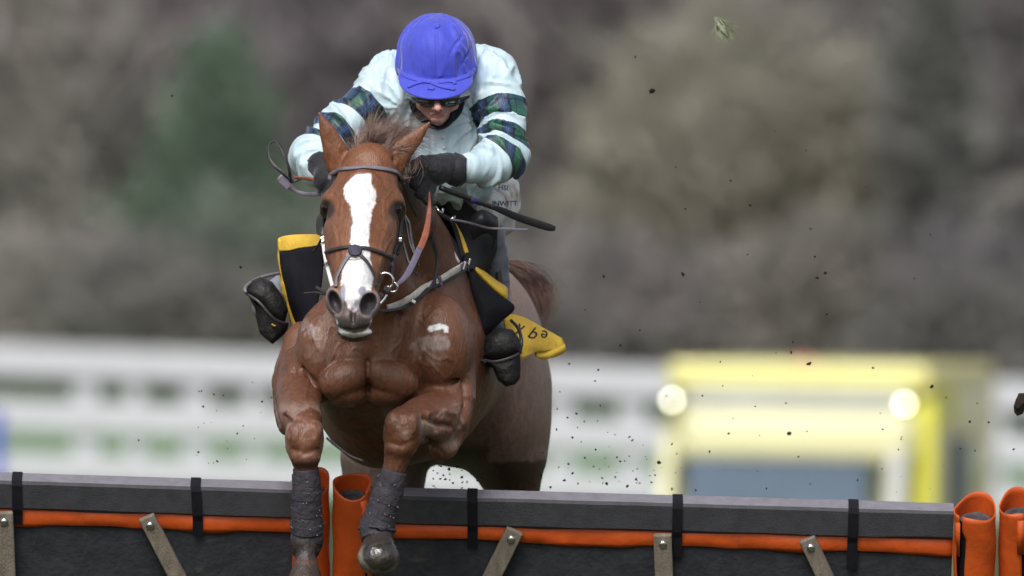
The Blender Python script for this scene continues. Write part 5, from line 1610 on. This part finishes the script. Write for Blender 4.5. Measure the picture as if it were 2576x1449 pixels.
# rosette pad where the straps cross
h_, n_ = ray(H, 893, 634, .008)
V, F = tube_geo([h_ - n_ * .004, h_ + n_ * .002, h_ + n_ * .006], [.019, .022, .017], 10)
mesh_obj('noseband_pad', V, F, M_('pad_leather', (.05, .042, .07), .55, .4, 60, .6, 90), br)
V, F = tube_geo([h_ + Vector((0, 0, -.012)) - n_ * .004, h_ + Vector((0, 0, -.012)) + n_ * .001], [.024, .020], 10)
mesh_obj('fleece_pad', V, F, M_('fleece', (.55, .50, .46), .9, .3, 80, .5, 120), br)
ribbon('cheekpiece', [(1012, 530, -.40), (1009, 566, -.42), (1006, 602, -.44), (997, 622, -.455), (990, 640, -.47), (987, 668, -.50), (985, 696, -.53)], 10, leather_dark, br, .006, facing=(.5, -1, 0))
ribbon('cheekpiece', [(1014, 532, -.375), (1013, 570, -.385), (1011, 604, -.41), (1000, 640, -.45)], 7, leather_black, br, .005, facing=(.6, -1, 0))
for P in ([(1014, 534), (1030, 560), (1036, 600), (1046, 640), (1054, 671)], [(1010, 590), (1018, 620), (1030, 660), (1050, 691)], [(1018, 536), (1026, 580), (1034, 616), (1048, 648)]):
    ribbon('loose_strap', [(p[0], p[1], -.37 - .0005 * (p[1] - 530)) for p in P], 6.5, leather_black, br, .004, facing=(.3, -1, 0))
for c in ((1007, 603, -.455), (990, 645, -.485), (985, 664, -.50)):
    box('buckle', W(*c), .011, .008, .013, leather_grey if c[1] > 640 else steel, br, None, .002)
# left cheek: pale strap, metal hooks
ribbon('cheekpiece', [(820, 530, -.40), (815, 560, -.41), (811, 594, -.43)], 9, leather_dark, br, .005)
ribbon('cheekpiece', [(812, 594, -.455), (815, 625, -.48), (821, 660, -.515), (829, 692, -.56), (838, 726, -.61)], 10, white_leather, br, .005, facing=(-.3, -1, 0))
ribbon('cheekpiece', [(822, 612, -.475), (825, 640, -.50), (829, 664, -.53)], 6, leather_black, br, .006, facing=(-.3, -1, 0))
for c in ((812, 598, -.47), (815, 606, -.475), (821, 662, -.535)):
    box('buckle', W(*c), .016, .007, .008, steel if c[1] < 650 else leather_mauve, br, Matrix.Rotation(-.5, 3, 'Y'), .002)
patch('blinker', [[(806, 536, -.36), (812, 532, -.40), (816, 534, -.42)], [(799, 548, -.34), (808, 550, -.39), (815, 552, -.42)], [(797, 572, -.33), (806, 575, -.38), (813, 576, -.42)], [(801, 590, -.35), (807, 592, -.39), (811, 594, -.43)]], leather_black, br, .006)
ribbon('loose_strap', [(812, 590, -.40), (806, 606, -.38), (796, 624, -.36), (785, 634, -.35)], 6, leather_black, br, .004)
# bit rings on the right and the guard that pokes out on the left
def arc(cx, cy, d, r, a0, a1, n=12):
    return [W(cx + r * math.cos(math.radians(a0 + (a1 - a0) * i / n)), cy + r * math.sin(math.radians(a0 + (a1 - a0) * i / n)), d) for i in range(n + 1)]
tube('bit_ring', arc(969, 706, -.60, 20, 170, 430), .0045, steel, br, sub=0)
tube('bit_ring', arc(988, 722, -.57, 12, -80, 200), .004, steel, br, sub=0)
tube('bit_ring', [W(972, 742, -.62), W(966, 752, -.63), W(956, 764, -.64), W(950, 772, -.64)], .0045, steel, br)
box('bit_joint', W(974, 728, -.60), .022, .015, .018, leather_black, br, Matrix.Rotation(.6, 3, 'Y'), .003)
box('bit_joint', W(957, 744, -.63), .016, .014, .018, leather_black, br, Matrix.Rotation(.6, 3, 'Y'), .003)
tube('bit_guard', [W(766, 738, -.52), W(795, 736, -.56), W(826, 741, -.62)], .004, leather_dark, br)
tube('bit_guard', [W(797, 723, -.55), W(810, 731, -.585), W(824, 738, -.62)], .0055, leather_dark, br)
# reins
ribbon('rein', [(1080, 483, -.245), (1080, 515, -.27), (1078, 547, -.29), (1070, 590, -.35), (1056, 626, -.42)], 12, leather_tan, br, .004, facing=(.2, -1, 0), widths=[5, 9, 13, 17, 17], twist=[60, 25, 0, 0, 0])
ribbon('rein', [(1056, 624, -.42), (1040, 660, -.47), (1024, 690, -.51), (1008, 708, -.545), (994, 718, -.57)], 17, leather_mauve, br, .004, facing=(.2, -1, 0), widths=[17, 17, 16, 12, 6])
ribbon('rein', [(1078, 560, -.02), (1092, 610, -.06), (1102, 645, -.10), (1098, 688, -.14), (1082, 725, -.18), (1050, 754, -.22), (1020, 772, -.27), (985, 780, -.34), (950, 781, -.44)], 8, leather_black, br, .004, facing=(.2, -1, 0))
ribbon('rein', [(1060, 560, -.01), (1082, 600, -.05), (1097, 650, -.09), (1094, 690, -.13), (1095, 715, -.15)], 5, leather_black, br, .004, facing=(.2, -1, 0))
box('buckle', W(1040, 758, -.25), .016, .012, .010, steel, br, Matrix.Rotation(.5, 3, 'Y'), .002)
ribbon('rein', [(802, 454, -.14), (780, 450, -.15), (757, 447, -.17), (738, 444, -.18)], 8, leather_tan, br, .004, widths=[9, 9, 7, 4])
ribbon('rein_loop', [(757, 447, -.17), (733, 456, -.18), (728, 430, -.20), (720, 400, -.20), (710, 376, -.19), (697, 357, -.18), (684, 357, -.17), (674, 372, -.17), (677, 398, -.18), (690, 416, -.19), (708, 432, -.20), (730, 452, -.20)], 9, leather_dark, br, .004, sub=8, twist=[0, 20, 40, 60, 30, 60, 70, 50, 20, 0, 20, 60])
ribbon('rein_loop', [(806, 486, -.16), (786, 488, -.17), (766, 487, -.18), (744, 480, -.18), (724, 464, -.19), (702, 444, -.20)], 9, leather_grey, br, .004, widths=[12, 11, 10, 9, 16, 17])
box('rein_buckle', W(716, 462, -.205), .036, .008, .018, leather_mauve, br, Matrix.Rotation(.75, 3, 'Y'), .002)

# foreleg boots
boot_m = M_('tendon_boot', (.050, .047, .056), .8, .3, 30, .6, 70, .25, dirt=(.15, .13, .125), dscale=26, dthr=.62)
pale_mud = M_('dried_mud', (.26, .25, .25), .8, .3, 60, .3, 100)
def leg_boot(label, pts, strap_ts, lower):
    c = pts[len(pts) // 2]
    T = thing('tendon_boot', label, 'horse boot', W(c[0], c[1], c[2]))
    P = crom([W(p[0], p[1], p[2]) for p in pts], 10)
    R = [float(np.interp(i / (len(P) - 1) * (len(pts) - 1), range(len(pts)), [p[3] for p in pts])) / S for i in range(len(P))]
    V = []; F = []; n = 40
    for i, p in enumerate(P):
        t = (P[min(i + 1, len(P) - 1)] - P[max(0, i - 1)]).normalized()
        sx = Vector((1, 0, 0)); sx = (sx - t * sx.dot(t)).normalized(); sy = t.cross(sx)
        for k in range(n):
            a = 2 * math.pi * k / n
            w = R[i] * (1 + .012 * math.sin(i * 1.9 + 2 * a) + .015 * math.sin(i * .8 + 3 * a))
            V.append(p + sx * math.cos(a) * w + sy * math.sin(a) * w * 1.1)
    for i in range(len(P) - 1):
        for k in range(n): F.append((i * n + k, i * n + (k + 1) % n, (i + 1) * n + (k + 1) % n, (i + 1) * n + k))
    o = mesh_obj('boot_shell', V, F, boot_m, T)
    md = o.modifiers.new('thick', 'SOLIDIFY'); md.thickness = .006
    rr = random.Random(int(pts[0][0]))
    for t_ in strap_ts:
        i = int(t_ * (len(P) - 1)); p = P[i]; t = (P[min(i + 1, len(P) - 1)] - P[max(0, i - 1)]).normalized()
        sx = (Vector((1, 0, 0)) - t * t.x).normalized(); sy = t.cross(sx)
        V = []; F = []
        for k in range(n):
            a = 2 * math.pi * k / n; sh = t * (.004 * math.sin(a + t_ * 9))
            for (dz, dr) in ((-.0135, .0002), (-.013, .0018), (.013, .0018), (.0135, .0002)):
                w = R[i] + dr; V.append(p + sx * math.cos(a) * w + sy * math.sin(a) * w * 1.1 + t * dz + sh)
        for k in range(n):
            for q in range(3): F.append((k * 4 + q, k * 4 + q + 1, ((k + 1) % n) * 4 + q + 1, ((k + 1) % n) * 4 + q))
        s_ = mesh_obj('strap', V, F, boot_m, T, smooth=False)
        # flakes of dried mud caught on the straps
        V = []; F = []
        for _ in range(4):
            a = math.radians(rr.uniform(205, 335)); w = R[i] + .005; c = p + sx * math.cos(a) * w - (sy * abs(math.sin(a)) * w * 1.1 if sy.y > 0 else -sy * abs(math.sin(a)) * w * 1.1) + t * rr.uniform(-.02, .02)
            g = tube_geo([c, c + sx * rr.uniform(-.008, .008) + t * rr.uniform(-.008, .008)], [.0016, .0006], 4)
            b = len(V); V += g[0]; F += [tuple(i_ + b for i_ in f_) for f_ in g[1]]
        m_ = mesh_obj('dried_mud', V, F, pale_mud, T); m_['kind'] = 'stuff'
    # fetlock band
    P2 = crom([W(p[0], p[1], p[2]) for p in lower], 8); V, F = tube_geo(P2, [float(np.interp(i / (len(P2) - 1) * (len(lower) - 1), range(len(lower)), [p[3] for p in lower])) / S for i in range(len(P2))], 28)
    mesh_obj('fetlock_band', V, F, boot_m, T)
leg_boot('charcoal tendon boot on the straighter foreleg at the left', [(769, 1178, -.355, 32), (771, 1225, -.345, 36), (771, 1270, -.33, 37), (772, 1320, -.31, 41), (774, 1334, -.305, 38)], (.16, .36, .56, .78), [(776, 1326, -.305, 36), (773, 1350, -.30, 42), (770, 1372, -.30, 41), (769, 1392, -.315, 32)])
leg_boot('charcoal tendon boot on the bent foreleg whose hoof points at the viewer', [(993, 1182, -.36, 31), (978, 1232, -.352, 38), (963, 1280, -.342, 39), (950, 1322, -.335, 44), (948, 1334, -.335, 42)], (.16, .36, .56, .78), [(950, 1318, -.34, 40), (948, 1340, -.345, 43), (948, 1358, -.355, 38)])

# whip
wh = thing('riding_whip', 'black padded racing whip held out from the gloved hand towards the right', 'whip', W(1112, 474, -.2))
tube('shaft', [W(1108, 472, -.215), W(1150, 488, -.17), W(1200, 507, -.10), W(1240, 521, -.05)], [.0085, .0085, .007, .008], leather_black, wh)
tube('grip_band', [W(1182, 500.5, -.127), W(1206, 509.5, -.093)], .0088, M_('purple_grip', (.035, .03, .13), .5), wh, sub=2)
ribbon('flap', [(1232, 518, -.06), (1258, 527, -.03), (1300, 545, .01), (1350, 562, .05), (1380, 571, .07), (1394, 574, .08)], 18, leather_black, wh, .016, widths=[8, 16, 19, 20, 19, 12])

# ------------------------------------------------------------------ flying mud and a torn tuft of turf
mud_m = M_('mud', (.035, .026, .020), .85, .4, 200, .6, 300, .2)
G = 'clods of mud kicked up around the horse'
clods = [(433, 240, 4), (1598, 143, 4), (1640, 228, 11), (1838, 454, 5), (1887, 516, 6), (1724, 525, 4), (1519, 695, 4), (1718, 690, 8), (2056, 698, 9), (2076, 686, 5), (2050, 645, 4), (1472, 779, 4), (605, 672, 5), (1432, 915, 5), (1505, 930, 4), (1497, 958, 5), (1990, 886, 6), (2035, 915, 8), (2344, 972, 7), (1767, 995, 6), (1818, 970, 4), (2196, 925, 4), (1985, 1090, 7), (2030, 1085, 5), (1658, 1162, 8), (1552, 1150, 6), (1560, 1160, 5), (1430, 1167, 5), (1366, 1138, 4), (1362, 1196, 6), (1344, 1220, 4), (1385, 1225, 5), (1420, 1208, 6), (1440, 1190, 4), (1526, 1216, 5), (1548, 1200, 4), (1578, 1222, 5), (1600, 1205, 4), (1498, 1130, 3), (349, 1107, 5), (538, 992, 4), (511, 1022, 4), (597, 1090, 4), (659, 1010, 4), (500, 1137, 4), (546, 1160, 5), (683, 1000, 4), (640, 1103, 3), (1130, 1180, 6), (1150, 1175, 4), (1162, 1200, 5), (1120, 1205, 4), (1185, 1190, 5), (1100, 1190, 4), (1140, 1215, 4), (1175, 1212, 4), (1200, 1208, 4), (1110, 1172, 5), (2380, 1000, 4), (1690, 1117, 5), (1785, 1135, 4), (1900, 1022, 4), (1928, 1228, 5), (1750, 1232, 4), (1690, 1230, 4), (2260, 1130, 5), (2220, 1080, 4), (2550, 1130, 4), (2440, 1060, 5), (2080, 790, 4), (1995, 860, 4), (1560, 868, 4), (1610, 830, 3), (1760, 760, 3), (1880, 640, 3), (1700, 420, 3), (2028, 379, 3), (1950, 330, 3), (2040, 575, 4), (2180, 470, 3), (2300, 700, 3), (2340, 590, 3), (1450, 1040, 4), (1400, 1080, 4), (1440, 1100, 5), (1470, 1060, 3), (1510, 1020, 4), (1408, 985, 3)]
rx_ = random.Random(4)
for _ in range(46):
    x, y = rx_.uniform(1400, 1720), 1235 - abs(rx_.gauss(0, 95)); s0 = rx_.choice((2, 2, 3, 3, 4))
    if x < 1450 and y < 1000: continue
    clods.append((round(x), round(y), s0))
for _ in range(26): clods.append((round(rx_.uniform(1085, 1222)), round(rx_.uniform(1168, 1228)), rx_.choice((2, 3, 3, 4))))
for _ in range(16): clods.append((round(rx_.uniform(480, 700)), round(rx_.uniform(960, 1170)), rx_.choice((2, 2, 3))))
for _ in range(24): clods.append((round(rx_.uniform(1700, 2540)), round(rx_.uniform(880, 1240)), rx_.choice((2, 3, 3, 4))))
def clod_mesh(seed):
    r = random.Random(seed); bm = bmesh.new(); bmesh.ops.create_icosphere(bm, subdivisions=2, radius=1)
    off = Vector((r.random() * 9, r.random() * 9, r.random() * 9)); P = np.array([tuple(v.co * 1.3 + off) for v in bm.verts]); nz = fbm(P, 3)
    for v, k in zip(bm.verts, nz): v.co *= max(.25, 1 + .55 * k)
    me = bpy.data.meshes.new('mud_clod'); bm.to_mesh(me); bm.free(); me.materials.append(mud_m)
    return me
cms = [clod_mesh(i) for i in range(9)]
rc = random.Random(11)
LM = [(1100, 40, 'the blue cap'), (1330, 250, 'the tartan sleeve'), (1394, 575, 'the whip tip'), (1385, 760, 'the tail'), (1420, 870, 'the yellow cloth tip'), (1400, 1040, 'the hindquarters'), (1360, 1220, 'the hind leg'), (1150, 1190, 'the belly'), (1690, 1005, 'the first lit lamp'), (2275, 1016, 'the second lit lamp'), (1980, 915, 'the ambulance roof'), (1960, 1080, 'the ambulance hood'), (1940, 1220, 'the windscreen'), (2240, 1150, 'the vivid yellow corner stripe'), (2390, 1110, 'the ambulance side window'), (2455, 1255, 'the right orange posts'), (660, 780, 'the black left stirrup'), (690, 380, 'the rein loop'), (720, 1010, 'the left foreleg'), (492, 1050, 'the wide rail post'), (340, 1050, 'the narrow rail post'), (1815, 75, 'the torn grass tuft'), (1850, 480, 'the olive tree'), (2250, 500, 'the pale grey tree'), (1560, 700, 'the dark scrub'), (1660, 1180, 'the ambulance left edge')]
used = {}
def clod_label(x, y, s_):
    q = sorted(LM, key=lambda l: math.hypot(l[0] - x, l[1] - y))
    def rel(l):
        dx, dy_ = x - l[0], y - l[1]
        v = 'above' if dy_ < -abs(dx) * .4 else 'below' if dy_ > abs(dx) * .4 else ''
        h = 'right of' if dx > abs(dy_) * .4 else 'left of' if dx < -abs(dy_) * .4 else ''
        return {('above', 'right of'): 'up and right of', ('above', 'left of'): 'up and left of', ('below', 'right of'): 'down and right of', ('below', 'left of'): 'down and left of'}.get((v, h), v or h or 'beside')
    size = 'tiny speck' if s_ <= 3 else 'small clod' if s_ <= 4 else 'clod' if s_ <= 6 else 'large clod'
    dist = math.hypot(q[0][0] - x, q[0][1] - y)
    used_ = used
    near = 'close' if dist < 45 else '' if dist < 120 else 'well'
    t = ' '.join(('%s of dark mud %s %s %s' % (size, near, rel(q[0]), q[0][2])).split())
    if t in used and s_ > 3:
        t = t + ', the one further %s' % ('right' if used[t] < x else 'left')
        if t in used and s_ > 3: t = t.replace('the one', 'that')
    if len(t.split()) > 16: t = t.replace(' of dark mud', '')
    if len(t.split()) > 16: t = t.replace('the vivid yellow corner stripe', 'the corner stripe')
    used[t] = x
    return t
for (x, y, s_) in clods:
    o = bpy.data.objects.new('mud_clod', rc.choice(cms)); COL.objects.link(o)
    o.location = W(x, y, rc.uniform(.1, 1.6) if x > 1080 else rc.uniform(-.2, .8))
    k = s_ / S * .62
    o.scale = (k * rc.uniform(.6, 1.3), k * rc.uniform(.6, 1.2), k * rc.uniform(.6, 1.4)); o.rotation_euler = [rc.uniform(0, 6) for _ in range(3)]
    tag(o, clod_label(x, y, s_), 'mud clod', G)
st = []
for i in range(90):
    u = rc.random(); x, y = 1796 + 8 * rc.random(), 42 + 10 * rc.random(); a = math.radians(rc.gauss(52, 16)); L = 30 + 44 * rc.random(); P = []
    for k in range(5):
        P.append(W(x, y, .9 + .02 * rc.random())); x += L / 4 * math.cos(a); y += L / 4 * math.sin(a); a += rc.gauss(0, .15)
    st.append((P, .0022))
tuft = thing('turf_divot', 'pale green torn tuft of grass flying at the upper right of the rider', 'turf tuft', W(1815, 75, .9))
hair('grass_blades', st, M_('grass_blade', (.33, .37, .24), .7, .3, 40), tuft)
o = mesh_obj('root_clod', *tube_geo([W(1808, 60, .9), W(1818, 76, .905), W(1832, 92, .9)], [.005, .008, .004], 9), M_('root_soil', (.26, .29, .19), .9, .4, 80, .6, 90), tuft)
o = bpy.data.objects.new('mud_clod', cms[3]); COL.objects.link(o)
o.location = W(2568, 1015, .4); o.scale = (.020, .016, .038); o.rotation_euler = (0, .5, .3)
tag(o, 'long black chunk of mud cut by the right frame edge above the orange posts', 'mud clod', G)
